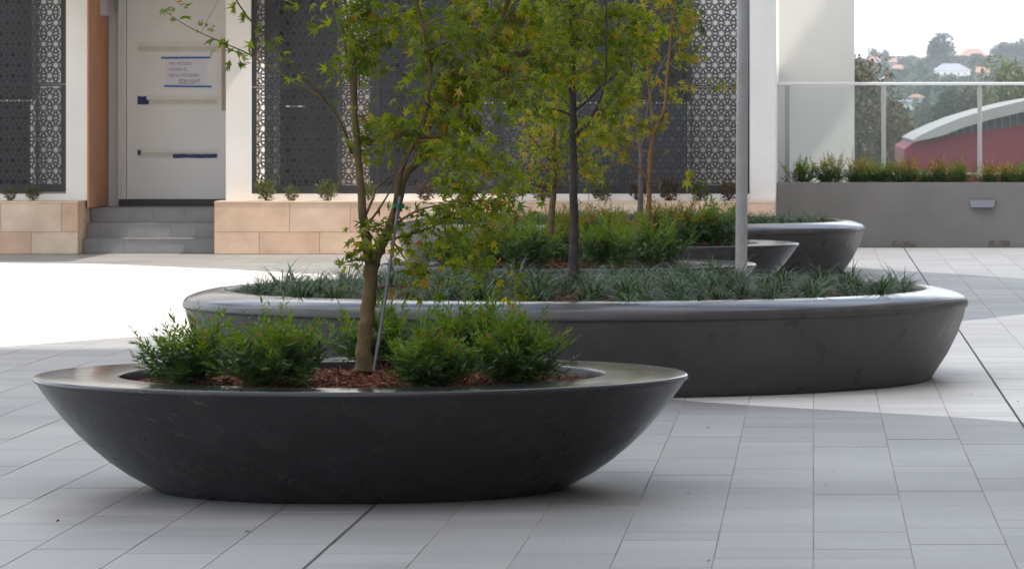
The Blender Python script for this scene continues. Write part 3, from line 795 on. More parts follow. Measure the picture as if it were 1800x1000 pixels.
BY = PAR_Y + 0.66
bal = empty('glass_balustrade', (1.8, BY, ZW)); tag(bal, 'glass balustrade with white top rail and grey posts', 'balustrade')
def gpart(mb, name, mat, bevel=0):
    o = mb.build(name, mat, bal, bevel=bevel); o.matrix_parent_inverse = Matrix.Translation(-Vector(bal.location)); return o
zr0, zr1 = PZ(150.5, BY), PZ(145, BY)
gpart(MB().box(PX(1366, BY), 4.9, BY-0.025, BY+0.025, zr0, zr1), 'top_rail', M['rail'], 0.006)
gpart(MB().box(PX(1366.5, BY), PX(1379.5, BY), BY-0.012, BY+0.02, ZW-0.01, zr0-0.001), 'end_plate', M['white_cool'])
posts = [1384, 1553, 1722, 1891, 2060]
for q in posts:
    gpart(MB().box(PX(q-4, BY), PX(q+4, BY), BY-0.022, BY+0.022, ZW-0.009, zr0-0.001), 'post', M['post'], 0.004)
for a, c in zip(posts[:-1], posts[1:]):
    gpart(MB().box(PX(a+5, BY), PX(c-5, BY), BY-0.005, BY+0.005, PZ(304, BY), zr0-0.012), 'glass_pane', M['glass'])
    gpart(MB().box(PX(a+4.2, BY), PX(c-4.2, BY), BY-0.014, BY+0.014, PZ(306.5, BY), PZ(304.2, BY)), 'bottom_rail', M['rail'])

wb = empty('white_tower_block', (0, 53, -7)); tag(wb, 'plain white rendered end wall behind the glass balustrade', 'building')
o = MB().box(PX(1362, 52)-0.4, PX(1502, 52), 52, 58, -7.0, 12).build('wall', M['white_cool'], wb); o.matrix_parent_inverse = Matrix.Translation(-Vector(wb.location))
o = MB().box(PX(1362, 52)-0.45, PX(1502, 52)+0.03, 51.97, 58.03, 12.003, 12.3).build('coping', M['white_cool'], wb); o.matrix_parent_inverse = Matrix.Translation(-Vector(wb.location))

# tall block added on the right, out of view, to cast shade over the plaza
ob = empty('shade_building', (11, 18, 0)); tag(ob, 'tall grey office building added out of view on the right', 'building')
def opart(mb, name, mat, par_=None):
    o = mb.build(name, mat, par_ or ob)
    if par_ is None: o.matrix_parent_inverse = Matrix.Translation(-Vector(ob.location))
    return o
opart(MB().box(5.0, 17, -14, 25.6, 0.0, 16.5), 'wall', M['shading'])
opart(MB().box(5.0, 17, 25.601, 47.5, 0.0, 11.9), 'wall', M['shading'])
opart(MB().box(5.0, 5.15, 47.501, 58, 8.2, 9.5), 'shade_beam', M['shading'])  # unseen beam and pier, added to throw a diagonal shadow band on the white wall
opart(MB().box(5.0, 5.6, 58.001, 58.6, -7, 9.5), 'shade_beam_pier', M['shading'])
for fz in range(4):
    for k in range(14):
        y0 = -12 + k*4.1
        z0 = 1.0 + fz*3.6
        if y0+2.6 > 25.4 and z0+2.0 > 11.5: continue
        if y0 < 25.6 < y0+2.6: continue
        wd = opart(MB().box(4.93, 4.999, y0, y0+2.6, z0, z0+2.0), 'window', M['frame_grey'])
        opart(MB().box(4.925, 4.9295, y0+0.06, y0+2.54, z0+0.06, z0+1.94), 'pane', M['glass_dark'], wd)

# ---------------------------------------------------------------- planters
def profile_mesh(name, prof, Rr, n=160):
    V = []; Fc = []
    m_ = len(prof)
    for k in range(n):
        a = 2*math.pi*k/n; ca, sa = math.cos(a), math.sin(a)
        for r, z in prof: V.append((r*ca, r*sa, z))
    for k in range(n):
        k2 = (k+1) % n
        for i in range(m_-1):
            Fc.append((k*m_+i, k2*m_+i, k2*m_+i+1, k*m_+i+1))
    return mesh_np(name, V, Fc, True)
def arc(cx, cz, r, a0, a1, n):
    return [(cx+r*math.cos(R(a0+(a1-a0)*i/n)), cz+r*math.sin(R(a0+(a1-a0)*i/n))) for i in range(n+1)]
def bowl_profile(kind, Rr, zr):
    if kind == 'small':
        wall = [(0.0, 0.625), (0.012, 0.640), (0.03, 0.668), (0.06, 0.714), (0.108, 0.772), (0.16, 0.824), (0.209, 0.868), (0.27, 0.914), (0.32, 0.948), (0.365, 0.976), (0.388, 0.988)]
        lip = 0.013; inner = 0.742; ilip = 0.007; zin = zr-0.17
    else:
        wall = [(0.0, 0.898), (0.012, 0.909), (0.05, 0.922), (0.123, 0.947), (0.217, 0.972), (0.30, 0.988), (0.345, 0.994), (0.375, 0.996)]
        lip = 0.045; inner = 0.885; ilip = 0.03; zin = zr-0.17
    wall = [(z*zr/0.415 if kind == 'small' else z*zr/0.44, r) for z, r in wall]
    p = [(Rr*wall[0][1]-0.05, 0.001)] + [(r*Rr, z) for z, r in wall]
    p += arc(Rr-lip, zr-lip, lip, -20, 90, 8)
    ri = inner*Rr
    if kind == 'large':          # the broad rim is gently domed
        p = [q for q in p if q[1] < zr-lip-0.02] 
        crown = 0.034; zl = zr-crown-lip
        p += [((Rr-lip)+lip*math.cos(R(t)), zl+lip*math.sin(R(t))) for t in range(-15, 73, 11)]
        x0_, z0_ = p[-1]
        for i in range(1, 9):
            t = i/8; xx = x0_+(ri+ilip-x0_)*t
            p.append((xx, z0_+(zr-0.001-z0_)*(1-(1-t)**2.1)))
    else:
        p += [(ri+ilip*1.6, zr-0.001)]
    p += [(ri+ilip-ilip*math.sin(R(t)), zr-0.001-ilip+ilip*math.cos(R(t))) for t in range(15 if kind == 'large' else 0, 91, 15)]
    p += [(ri-0.004, zin+0.04), (ri-0.01, zin)]
    return p, ri-0.006
def planter(kind, cx, cy, Rr, zr, label, mat):
    e = empty('planter_bowl', (cx, cy, 0)); tag(e, label, 'planter', 'dark round concrete planters')
    p, ri = bowl_profile(kind, Rr, zr)
    link('bowl', profile_mesh('bowl', p, Rr), mat, e)
    zs = zr-(0.042 if kind == 'small' else 0.062)
    # soil disc, gently mounded
    V = [(0, 0, zs+0.03)]; Fc = []
    rings = [0.25, 0.5, 0.75, 0.9, 1.0]
    n = 48
    for q in rings:
        for k in range(n):
            a = 2*math.pi*k/n
            V.append((ri*q*math.cos(a), ri*q*math.sin(a), zs+0.03*(1-q*q)-0.012*(q > 0.95)))
    mb = MB(); mb.v = V
    mb.f = [(0, 1+k, 1+(k+1) % n) for k in range(n)]
    for i in range(len(rings)-1):
        for k in range(n):
            k2 = (k+1) % n
            mb.f.append((1+i*n+k, 1+(i+1)*n+k, 1+(i+1)*n+k2, 1+i*n+k2))
    mb.build('soil', M['soil'], e, smooth=True)
    return e, ri, zs
def mulch(name, cx, cy, ri, zs, n, label, size=1.0):
    u = rng.random(n)**0.5*ri*0.985; a = rng.random(n)*2*math.pi
    cz = zs+0.03*(1-(u/ri)**2)+0.004
    d = rng.normal(size=(n, 3)); d[:, 2] *= 0.35; d /= np.linalg.norm(d, axis=1, keepdims=True)
    up = rng.normal(size=(n, 3))*0.5; up[:, 2] += 1
    s = np.cross(d, up); s /= np.linalg.norm(s, axis=1, keepdims=True)
    t = np.cross(s, d)
    L = (0.010+0.022*rng.random(n)**1.5)*size; W = (0.003+0.004*rng.random(n))*size; T = 0.0022*size
    c = np.stack([u*np.cos(a), u*np.sin(a), cz], 1)
    V = np.zeros((n, 4, 3))
    V[:, 0] = c-d*L[:, None]; V[:, 1] = c+s*W[:, None]-t*T; V[:, 2] = c+d*L[:, None]*0.9; V[:, 3] = c-s*W[:, None]+t*T*2
    base = np.arange(n)[:, None]*4
    Fc = np.concatenate([base+np.array([[0, 1, 2]]), base+np.array([[0, 2, 3]]), base+np.array([[0, 3, 1]]), base+np.array([[1, 3, 2]])])
    o = link(name, mesh_np(name, V, Fc), M['mulch'], None, (cx, cy, 0))
    tag(o, label, 'mulch', kind='stuff')

BOWLS = {
 'p1': ('small', -1.642, 17.40, 1.186, 0.415),
 'p2': ('large', -1.219, 24.62, 2.015, 0.466),
 'p3': ('small', -1.546, 30.20, 1.186, 0.415),
 'p4': ('small', -1.290, 35.00, 1.186, 0.415),
 'p5': ('large', -1.568, 40.90, 2.010, 0.452)}
BL = {'p1': 'dark polished bowl planter with pale scratches, nearest the camera', 'p2': 'wide dark round planter full of strappy grass with one straight trunk',
      'p3': 'small dark bowl planter of shrubs just behind the wide grass planter', 'p4': 'small dark bowl planter with pointed rim right of the grey pole',
      'p5': 'wide dark round planter at the back near the grey wall'}
INFO = {}
for k, (kind, cx, cy, Rr, zr) in BOWLS.items():
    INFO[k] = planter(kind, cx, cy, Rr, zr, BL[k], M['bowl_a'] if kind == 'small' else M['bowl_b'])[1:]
for k, n, lab in (('p1', 5200, 'reddish bark mulch around the shrubs in the nearest bowl planter'), ('p2', 6500, 'reddish bark mulch between grass tufts in the wide front planter'),
             ('p3', 2200, 'reddish bark mulch in the bowl planter behind the wide grass planter'), ('p4', 2200, 'reddish bark mulch in the bowl planter right of the pole'), ('p5', 3000, 'reddish bark mulch in the wide planter at the back')):
    mulch('bark_mulch', BOWLS[k][1], BOWLS[k][2], INFO[k][0], INFO[k][1], n, lab, 1.0 if k == 'p1' else 1.4)

# ---------------------------------------------------------------- leaves
def scatter(tv, tf, pos, dirs, nrm, size):
    """copies of a template leaf (x along the leaf, z its normal)"""
    d = dirs/np.linalg.norm(dirs, axis=1, keepdims=True)
    s = np.cross(nrm, d); s /= (np.linalg.norm(s, axis=1, keepdims=True)+1e-9)
    u = np.cross(d, s)
    V = pos[:, None, :] + size[:, None, None]*(tv[None, :, 0:1]*d[:, None, :]+tv[None, :, 1:2]*s[:, None, :]+tv[None, :, 2:3]*u[:, None, :])
    k = len(tv)
    Fc = (np.arange(len(pos))[:, None, None]*k+tf[None]).reshape(-1, tf.shape[1])
    return V.reshape(-1, 3), Fc
def maple_template():
    out = []
    for ang, ln in ((0, 1.0), (48, 0.86), (104, 0.58), (-104, 0.58), (-48, 0.86)):
        out.append((ang, ln))
    out.sort()
    pts = [(0.28, 0, 0.0)]
    ring = []
    for i, (a, l) in enumerate(out):
        ring.append((a, l)); nxt = out[(i+1) % 5][0]+(360 if i == 4 else 0)
        mid = (a+nxt)/2
        ring.append((mid, 0.30 if i != 4 else 0.12))
    for a, l in ring:
        x = l*math.cos(R(a))*0.78+0.28; y = l*math.sin(R(a))*0.78
        z = -0.34*l*l+0.07*(l < 0.4)
        pts.append((x, y, z))
    n = len(ring)
    tf = [(0, 1+i, 1+(i+1) % n) for i in range(n)]
    return np.array(pts), np.array(tf)
MAPLE = maple_template()
LANCE = (np.array([(0, 0, 0), (0.40, 0.135, 0.05), (1, 0, -0.07), (0.40, -0.135, 0.05)]), np.array([(0, 1, 2), (0, 2, 3)]))
OVAL = (np.array([(0, 0, 0), (0.25, 0.22, 0.03), (0.65, 0.24, 0.02), (1, 0, -0.05), (0.65, -0.24, 0.02), (0.25, -0.22, 0.03)]), np.array([(0, 1, 2), (0, 2, 3), (0, 3, 4), (0, 4, 5)]))

# ---------------------------------------------------------------- trees
def rnd_unit(n):
    v = rng.normal(size=(n, 3)); return v/np.linalg.norm(v, axis=1, keepdims=True)
def make_tree(label, base, stems, clusters, Yc, bark, leafmat, leaf_px_m, template=MAPLE, twigmat=None, zsoil=0.36, droop=0.55, density=1.0, lone=(), group='young trees growing in the planters', name='maple_tree'):
    e = empty(name, base)
    tag(e, label, 'tree', group)
    inv = -Vector(base)
    anchors = []
    for i, (pts, r0, r1) in enumerate(stems):
        pp = smooth_path([Vector(p) for p in pts], 5)
        n = len(pp)
        rad = [r0+(r1-r0)*(j/(n-1))**0.85 for j in range(n)]
        if i == 0:
            rad = [r*(1.0+0.35*math.exp(-j/2.0)) for j, r in enumerate(rad)]
        jit = [p+Vector(rng.normal(size=3))*r*0.10 for p, r in zip(pp, rad)]
        mb = MB().tube([p+inv for p in jit], rad, 10)
        mb.build('trunk' if i == 0 else 'branch', bark, e, smooth=True)
        anchors += [(p, r) for p, r in zip(pp, rad)]
    A = np.array([a[0][:] for a in anchors]); AR = np.array([a[1] for a in anchors])
    tw = MB(); LP = []; LD = []; LN = []; LS = []
    def leaves_at(p, d, k, spread, size):
        q = np.array(p)[None]+rng.normal(size=(k, 3))*spread
        dd = np.array(d)[None]*0.6+rnd_unit(k)*0.9
        dd[:, 2] -= droop*rng.random(k)
        nn = rnd_unit(k)*1.1+np.array([[0, -0.3, 0.9]])
        LP.append(q); LD.append(dd); LN.append(nn); LS.append(size*(0.5+0.7*rng.random(k)))
    for (px, py, rp, nl) in clusters:
        nl = int(nl*density)
        Y = Yc+rng.normal()*0.28*(rp/50)
        c = np.array(P(px, py, Y)[:]); r = rp*Yc/F
        dist = np.linalg.norm(A-c, axis=1)+np.maximum(0, A[:, 2]-c[2])*0.6
        i0 = int(np.argmin(dist)); a = A[i0]
        mid = (a+c)/2+np.array([0, 0, 0.06*np.linalg.norm(a-c)])
        pth = smooth_path([Vector(a), Vector(mid), Vector(c)], 4)
        rr = min(AR[i0]*0.55, 0.007)
        tw.tube([p+inv for p in pth], [rr*(1-0.6*j/(len(pth)-1)) for j in range(len(pth))], 5, False)
        nt_ = max(3, nl//6)
        for _ in range(nt_):
            v = rnd_unit(1)[0]*(rng.random()**0.45)*r*np.array([1, 1.15, 0.9])
            tip = c+v
            st = np.array(pth[rng.integers(len(pth)//2, len(pth))][:])
            m2 = (st+tip)/2+rng.normal(size=3)*0.02
            tw.tube([Vector(st)+inv, Vector(m2)+inv, Vector(tip)+inv], [rr*0.38, rr*0.3, rr*0.14], 4, False)
            d = (tip-st); d /= np.linalg.norm(d)+1e-6
            kk = max(1, int(round(nl/nt_)))
            leaves_at(tip, d, kk, 0.028, leaf_px_m)
    for (px, py, s_, dy) in lone:               # single leaves along thin twigs
        p = P(px, py, Yc+dy)
        leaves_at(p, np.array([-0.5, 0, 0.2]), 2, 0.010, leaf_px_m*s_*1.3)
    pos = np.concatenate(LP); dd = np.concatenate(LD); nn = np.concatenate(LN); ss = np.concatenate(LS)
    V, Fc = scatter(template[0], template[1], pos+np.array(inv[:])[None], dd, nn, ss)
    link('crown', mesh_np('crown', V, Fc), leafmat, e)
    if tw.v: tag(tw.build('twigs', twigmat or bark, e, smooth=True), kind='stuff')
    return e

# --- tree in the nearest bowl
Y1 = 17.45
def pp1(l, dy0=0.0, dy1=0.0):
    n = len(l); return [P(x, y, Y1+dy0+(dy1-dy0)*i/max(1, n-1)) for i, (x, y) in enumerate(l)]
stems1 = [
 (pp1([(640, 655), (641, 610), (645, 560), (650, 510), (653, 465)]), 0.030, 0.026),
 (pp1([(651, 480), (647, 440), (641, 400), (637, 366), (632, 304), (627, 250), (619, 140), (604, 62), (587, 0), (575, -80), (570, -200)], 0, -0.15), 0.021, 0.006),
 (pp1([(653, 478), (662, 450), (676, 420), (698, 363), (711, 310), (733, 285), (752, 225), (785, 187), (830, 140), (855, 92), (895, 0), (925, -90), (950, -230)], 0.01, 0.2), 0.023, 0.007),
 (pp1([(697, 368), (700, 330), (712, 280), (745, 215), (757, 117), (732, 0), (720, -120)], 0.0, -0.3), 0.014, 0.004),
 (pp1([(785, 187), (784, 125), (792, 0), (800, -130)], 0.1, 0.4), 0.010, 0.004),
 (pp1([(852, 96), (842, 82), (820, 10), (810, -90)], 0.17, 0.0), 0.011, 0.004),
 (pp1([(625, 180), (622, 100), (607, 0), (600, -90)], -0.05, -0.3), 0.008, 0.003),
 (pp1([(617, 270), (605, 230), (575, 180), (532, 135), (482, 77), (445, 42), (415, 0), (400, -40)], 0, -0.3), 0.0065, 0.0022),
 (pp1([(580, 185), (570, 175), (520, 147), (440, 97), (390, 75), (330, 47), (289, 19)], -0.05, 0.2), 0.005, 0.0012),
 (pp1([(690, 400), (730, 372), (790, 358), (850, 352)], 0, -0.35), 0.005, 0.002),
 (pp1([(672, 425), (720, 412), (780, 392), (830, 378)], 0.0, 0.2), 0.0055, 0.002),
 (pp1([(690, 423), (712, 455), (735, 490), (760, 520)], 0, -0.2), 0.004, 0.0015),
 (pp1([(640, 385), (655, 350), (663, 330), (700, 300)], 0, 0.2), 0.006, 0.003),
 (pp1([(650, 390), (668, 365), (680, 345), (720, 270)], 0, -0.2), 0.005, 0.0025),
 (pp1([(800, 465), (850, 480), (905, 500)], -0.1, -0.15), 0.003, 0.001),
]
cl1 = [(632, 18, 44, 66), (648, 70, 40, 52), (640, 118, 32, 30), (598, 118, 22, 10), (690, 30, 26, 12), (735, 36, 36, 26), (768, 84, 40, 46), (742, 118, 26, 18),
 (812, 30, 40, 40), (850, 70, 46, 70), (905, 30, 50, 76), (935, 100, 52, 74), (886, 140, 52, 80), (826, 135, 38, 44), (795, 178, 36, 36), (748, 182, 26, 14),
 (700, 232, 34, 30), (655, 245, 30, 30), (642, 205, 16, 8), (762, 245, 44, 60), (826, 215, 38, 36), (800, 290, 52, 62), (858, 285, 40, 32), (893, 318, 34, 28), (820, 348, 46, 44),
 (772, 392, 34, 24), (842, 412, 42, 32), (792, 440, 42, 26), (732, 400, 26, 16), (655, 405, 20, 12), (640, 425, 18, 8), (742, 462, 26, 12), (610, 460, 14, 4), (630, 438, 12, 4),
 (795, 497, 32, 14), (716, 503, 20, 9), (905, 497, 18, 8), (842, 470, 28, 16), (715, 435, 18, 9), (870, 365, 30, 24), (672, 398, 12, 5), (780, 140, 30, 20),
 (630, -60, 50, 60), (740, -70, 70, 90), (860, -80, 80, 130), (920, -60, 60, 90), (790, -190, 110, 170), (600, -160, 60, 60), (930, -210, 90, 130), (840, -300, 100, 120), (690, -230, 70, 70), (420, -50, 40, 14)]
lone1 = [(295, 12, .75, .2), (303, 22, .7, .2), (318, 8, .55, .2), (322, 30, .8, .2), (313, 38, .45, .18), (347, 55, .5, .15), (366, 48, .4, .15), (377, 58, .5, .15), (374, 78, .95, .1), (383, 88, .8, .1), (402, 76, .9, .1), (415, 90, .85, .08),
 (398, 108, .8, .05), (420, 115, .75, .05), (433, 108, .7, .05), (441, 78, .95, 0), (405, 18, .75, -.25), (430, 28, .9, -.25), (437, 40, .85, -.25), (425, 8, .7, -.25), (462, 45, 1., -.22), (460, 62, .9, -.2), (474, 70, .8, -.2), (488, 62, .6, -.2), (500, 92, .6, -.18),
 (518, 108, .55, -.15), (515, 128, .6, -.12), (512, 145, .7, 0), (526, 143, .7, 0), (568, 157, .65, -.08), (592, 183, .55, -.05), (540, 42, .7, -.3), (556, 44, .75, -.3), (552, 55, .8, -.3), (510, 5, .8, -.3), (526, 12, .7, -.3), (562, 12, .75, -.3), (583, 78, .5, -.3), (700, 15, .8, 0), (702, 45, .7, 0)]
base1 = Vector((P(640, 655, Y1).x, Y1, 0.372))
make_tree('multi-stemmed maple with green tie rising from the nearest bowl planter', base1, stems1, cl1, Y1, M['bark'], M['maple'], 0.047, twigmat=M['twig_red'], lone=lone1, density=2.5)

Y2 = 24.9
def ppY(Y, l, dy=0.0):
    n = len(l); return [P(x, y, Y+dy*i/max(1, n-1)) for i, (x, y) in enumerate(l)]
stems2 = [
 (ppY(Y2, [(1008, 506), (1008, 450), (1009, 400), (1008, 300), (1007, 200), (1005, 100), (1004, 0), (1003, -150), (1000, -330)]), 0.0285, 0.012),
 (ppY(Y2, [(1008, 235), (1030, 222), (1052, 180), (1064, 140), (1066, 60), (1064, -40)], -0.2), 0.010, 0.003),
 (ppY(Y2, [(1008, 195), (1030, 180), (1060, 150), (1095, 125), (1125, 113)], 0.2), 0.008, 0.0025),
 (ppY(Y2, [(1008, 205), (985, 195), (945, 185), (910, 155)], -0.1), 0.008, 0.0025),
 (ppY(Y2, [(1007, 200), (990, 175), (972, 160), (962, 130)], 0.3), 0.007, 0.0025),
 (ppY(Y2, [(1006, 92), (1030, 70), (1055, 40)], 0.2), 0.008, 0.003),
]
cl2 = [(1000, 20, 52, 70), (950, 55, 48, 66), (1055, 40, 48, 66), (1092, 95, 46, 54), (1045, 120, 40, 46), (965, 130, 46, 56), (930, 180, 38, 30), (1085, 165, 34, 26), (1000, 150, 26, 12), (1125, 55, 42, 44),
 (1012, 70, 30, 30), (1060, 195, 26, 14), (960, 200, 26, 14), (1012, 228, 14, 7), (1000, -90, 90, 110), (920, -60, 60, 70), (1080, -60, 70, 80), (1000, -220, 90, 110), (1050, -320, 80, 80), (940, -310, 70, 70)]
make_tree('tree with dark straight trunk in the wide grass planter', Vector((P(1008, 500, Y2).x, Y2, 0.40)), stems2, cl2, Y2, M['bark_dark'], M['maple'], 0.058, density=2.7)
Y3 = 30.2
stems3 = [
 (ppY(Y3, [(968, 470), (968, 420), (970, 370), (974, 310), (972, 250), (976, 180), (982, 100), (985, 0), (990, -120)]), 0.026, 0.010),
 (ppY(Y3, [(974, 305), (985, 250), (1000, 190), (1030, 120)], 0.2), 0.012, 0.004),
 (ppY(Y3, [(970, 345), (1000, 305), (1030, 285)], -0.2), 0.006, 0.002),
 (ppY(Y3, [(973, 290), (950, 262), (930, 235), (915, 200)], -0.2), 0.007, 0.002),
]
cl3 = [(962, 245, 30, 34), (940, 215, 28, 22), (975, 275, 26, 26), (955, 300, 26, 18), (930, 255, 20, 12), (985, 215, 30, 30), (1030, 265, 34, 30), (1045, 235, 30, 26), (1025, 310, 22, 12), (905, 330, 26, 10), (948, 335, 16, 6), (985, 310, 14, 6), (1000, 160, 40, 40), (990, 40, 60, 60), (960, -60, 70, 70), (1020, -120, 70, 70)]
make_tree('slender maple with yellow-green leaves just left of the dark straight trunk', Vector((P(968, 465, Y3).x, Y3, 0.375)), stems3, cl3, Y3, M['bark'], M['maple_y'], 0.06, density=2.4)
Y4 = 35.0
stems4 = [
 (ppY(Y4, [(1141, 432), (1141, 400), (1141, 350), (1142, 290), (1147, 245), (1155, 222), (1168, 190), (1172, 140), (1180, 60), (1190, -40)]), 0.024, 0.008),
 (ppY(Y4, [(1141, 320), (1125, 300), (1108, 285), (1090, 265), (1070, 240)], -0.2), 0.012, 0.003),
 (ppY(Y4, [(1148, 242), (1146, 200), (1140, 150), (1138, 60), (1130, -50)], 0.2), 0.013, 0.004),
 (ppY(Y4, [(1170, 158), (1210, 153), (1260, 152), (1298, 150)], -0.3), 0.004, 0.001),
]
cl4 = [(1100, 170, 36, 34), (1148, 120, 36, 34), (1190, 50, 34, 34), (1205, 105, 26, 20), (1078, 225, 36, 36), (1120, 220, 28, 24), (1100, 260, 26, 20), (1062, 250, 26, 20), (1178, 170, 20, 12), (1160, 215, 18, 10), (1165, 20, 40, 40), (1055, 300, 16, 6), (1210, 20, 26, 20), (1150, -70, 60, 60), (1200, -60, 50, 50), (1120, -150, 60, 60), (1130, 75, 36, 30)]
lone4 = [(1190, 152, 1, 0), (1206, 148, 1, -.05), (1222, 154, .9, -.1), (1245, 150, 1, -.2), (1258, 152, .9, -.2), (1272, 148, 1, -.25), (1296, 152, 1.2, -.3), (1290, 148, .9, -.3), (1215, 305, 1, 0), (1207, 312, 1, 0), (1222, 318, .9, 0), (1163, 320, .7, 0), (1172, 268, .6, 0)]
make_tree('maple with tan forked trunk and yellowing leaves left of the grey pole', Vector((P(1141, 425, Y4).x, Y4, 0.375)), stems4, cl4, Y4, M['bark_tan'], M['maple_y'], 0.064, lone=lone4, density=2.4)
Y5 = 40.9
stems5 = [
 (ppY(Y5, [(1126, 405), (1126, 370), (1127, 320), (1126, 270), (1122, 220), (1120, 150), (1118, 60), (1115, -60)]), 0.030, 0.012),
 (ppY(Y5, [(1126, 262), (1136, 225), (1140, 180), (1165, 110), (1215, 45), (1240, 20)], -0.2), 0.014, 0.003),
]
cl5 = [(1236, 40, 18, 26), (1226, 78, 12, 9), (1215, 10, 22, 22), (1120, 110, 34, 26), (1150, 50, 40, 36), (1110, 30, 40, 36), (1140, -60, 60, 60), (1200, -50, 40, 40)]
make_tree('grey-trunked tree with small dark leaves in the wide back planter', Vector((P(1126, 400, Y5).x, Y5, 0.40)), stems5, cl5, Y5, M['bark_grey'], M['leaf_dark'], 0.085, template=OVAL, name='young_tree')

# stake and tie beside the near tree
sp = [P(657, 652, Y1-0.06), P(672, 560, Y1-0.055), P(688, 450, Y1-0.05), P(703, 345, Y1-0.05)]
st = MB().tube(sp, 0.0065, 6)
tag(st.build('tree_stake', M['stake']), 'thin grey stake leaning beside the nearest maple trunk', 'stake')
tr_ = MB()
for k, (pa, pb, hh) in enumerate((((690, 362), (711, 362), 6.5), ((700, 369), (707, 372), 4.5))):
    n = 14; ctr = P((pa[0]+pb[0])/2, pa[1], Y1-0.022); rx = (pb[0]-pa[0])*Y1/F/2*1.02; ry = 0.042 if k == 0 else 0.03
    b0 = len(tr_.v); hz = hh*Y1/F/2
    for i in range(n):
        a = 2*math.pi*i/n
        tr_.v += [(ctr.x+rx*math.cos(a), ctr.y+ry*math.sin(a), ctr.z-hz+0.003*math.sin(3*a)), (ctr.x+rx*math.cos(a), ctr.y+ry*math.sin(a), ctr.z+hz)]
    for i in range(n):
        j = (i+1) % n; tr_.f.append((b0+2*i, b0+2*j, b0+2*j+1, b0+2*i+1))
tag(tr_.build('plant_tie', M['tie'], smooth=True), 'green tie holding the stake to the maple stem', 'tie')

# ---------------------------------------------------------------- nandina shrubs
def nandina_meshes(h, spread, nf, leaf=0.040, up=0.55, seed=0):
    r = np.random.default_rng(seed)
    st = MB(); LP = []; LD = []; LN = []; LS = []; tipflag = []
    for k in range(nf):
        az = r.random()*2*math.pi; el = math.asin(min(0.98, up*0.35+(1-up*0.35)*r.random()**0.8))
        L = h*(0.62+0.45*r.random())
        d = np.array([math.cos(az)*math.cos(el)*spread, math.sin(az)*math.cos(el)*spread, math.sin(el)])
        L *= (0.55+0.45*min(1.25, np.linalg.norm(d)))
        d /= np.linalg.norm(d)
        p = np.array([r.normal()*0.02, r.normal()*0.02, 0.0]); pts = [p.copy()]
        n = 7
        for i in range(n):
            d = d+np.array([0, 0, 0.03])-np.array([0, 0, 0.05*i/n])+r.normal(size=3)*0.05; d /= np.linalg.norm(d)
            p = p+d*L/n; pts.append(p.copy())
        st.tube([Vector(q) for q in pts], [0.0028*(1-0.75*i/n) for i in range(n+1)], 4, False)
        for i in range(2, n+1):
            q = pts[i]; t = (pts[i]-pts[i-1]); t /= np.linalg.norm(t)
            for sgn in (-1, 1) if i < n else (0,):
                side = np.cross(t, [0, 0, 1.0]); side /= np.linalg.norm(side)+1e-6
                rot = r.normal()*0.9; side = side*math.cos(rot)+np.cross(t, side)*math.sin(rot)
                dirp = t*0.75+side*sgn*0.8+np.array([0, 0, 0.12]); dirp /= np.linalg.norm(dirp)
                m_ = r.integers(3, 6); Lr = leaf*(1.1+0.6*r.random())
                for j in range(m_):
                    base = q+dirp*Lr*(j/m_)
                    for s2 in ((-1, 1) if j < m_-1 else (0,)):
                        sd = np.cross(dirp, [0, 0, 1.0])+1e-6; sd /= np.linalg.norm(sd)
                        dl = dirp*0.8+sd*s2*0.75+r.normal(size=3)*0.18
                        LP.append(base); LD.append(dl); nv = np.array([0, 0, 1.0])+r.normal(size=3)*0.45; LN.append(nv); LS.append(leaf*(0.55+0.5*r.random()))
                        tipflag.append(base[2] > h*0.52*(0.8+0.4*r.random()) and i >= n-2)
    LP, LD, LN, LS = map(np.array, (LP, LD, LN, LS)); tf = np.array(tipflag)
    out = []
    for msk in (~tf, tf):
        V, Fc = scatter(LANCE[0], LANCE[1], LP[msk], LD[msk], LN[msk], LS[msk])
        out.append(mesh_np('foliage', V, Fc))
    return out[0], out[1], st.mesh('stems', True)
def shrub(loc, meshes, mats, label, group, rz=0, scale=1.0, name='nandina_shrub', sz=None):
    e = empty(name, loc); e.rotation_euler.z = rz; e.scale = (scale, scale, sz or scale)
    tag(e, label, 'shrub', group)
    names = ('foliage', 'young_foliage', 'stems')
    for me, mt, nm in zip(meshes, mats, names):
        mm = me
        if len(me.materials) and me.materials[0] != mt:
            mm = me.copy(); mm.materials.clear()
        link(nm, mm, mt, e)
    return e
NM = (M['nandina'], M['nandina_tip'], M['twig_red'])
z1 = INFO['p1'][1]+0.012
G1 = 'nandina shrubs in the nearest bowl planter'
near = [ # px, Y, height, spread, fronds, label
 (335, 17.02, 0.29, 1.05, 52, 'green nandina shrub with loose sprays at the left end of the nearest bowl', 11),
 (484, 16.86, 0.32, 0.85, 72, 'large dense nandina shrub left of the tree in the nearest bowl', 12),
 (672, 17.95, 0.31, 0.62, 50, 'nandina shrub directly behind the leaning stake in the nearest bowl', 14),
 (752, 16.86, 0.25, 0.85, 64, 'low nandina shrub right of the stake at the front of the nearest bowl', 15),
 (828, 17.85, 0.33, 0.7, 56, 'taller nandina shrub with bronze tips behind the right-hand pair', 16),
 (905, 17.10, 0.29, 0.85, 72, 'dense nandina shrub at the right end of the nearest bowl', 17)]
for px, Y, h_, spd, nf, lab, sd in near:
    ms = nandina_meshes(h_*0.86, spd*0.95, nf, 0.038, seed=sd)
    shrub((PX(px, Y), Y, z1), ms, NM, lab, G1)
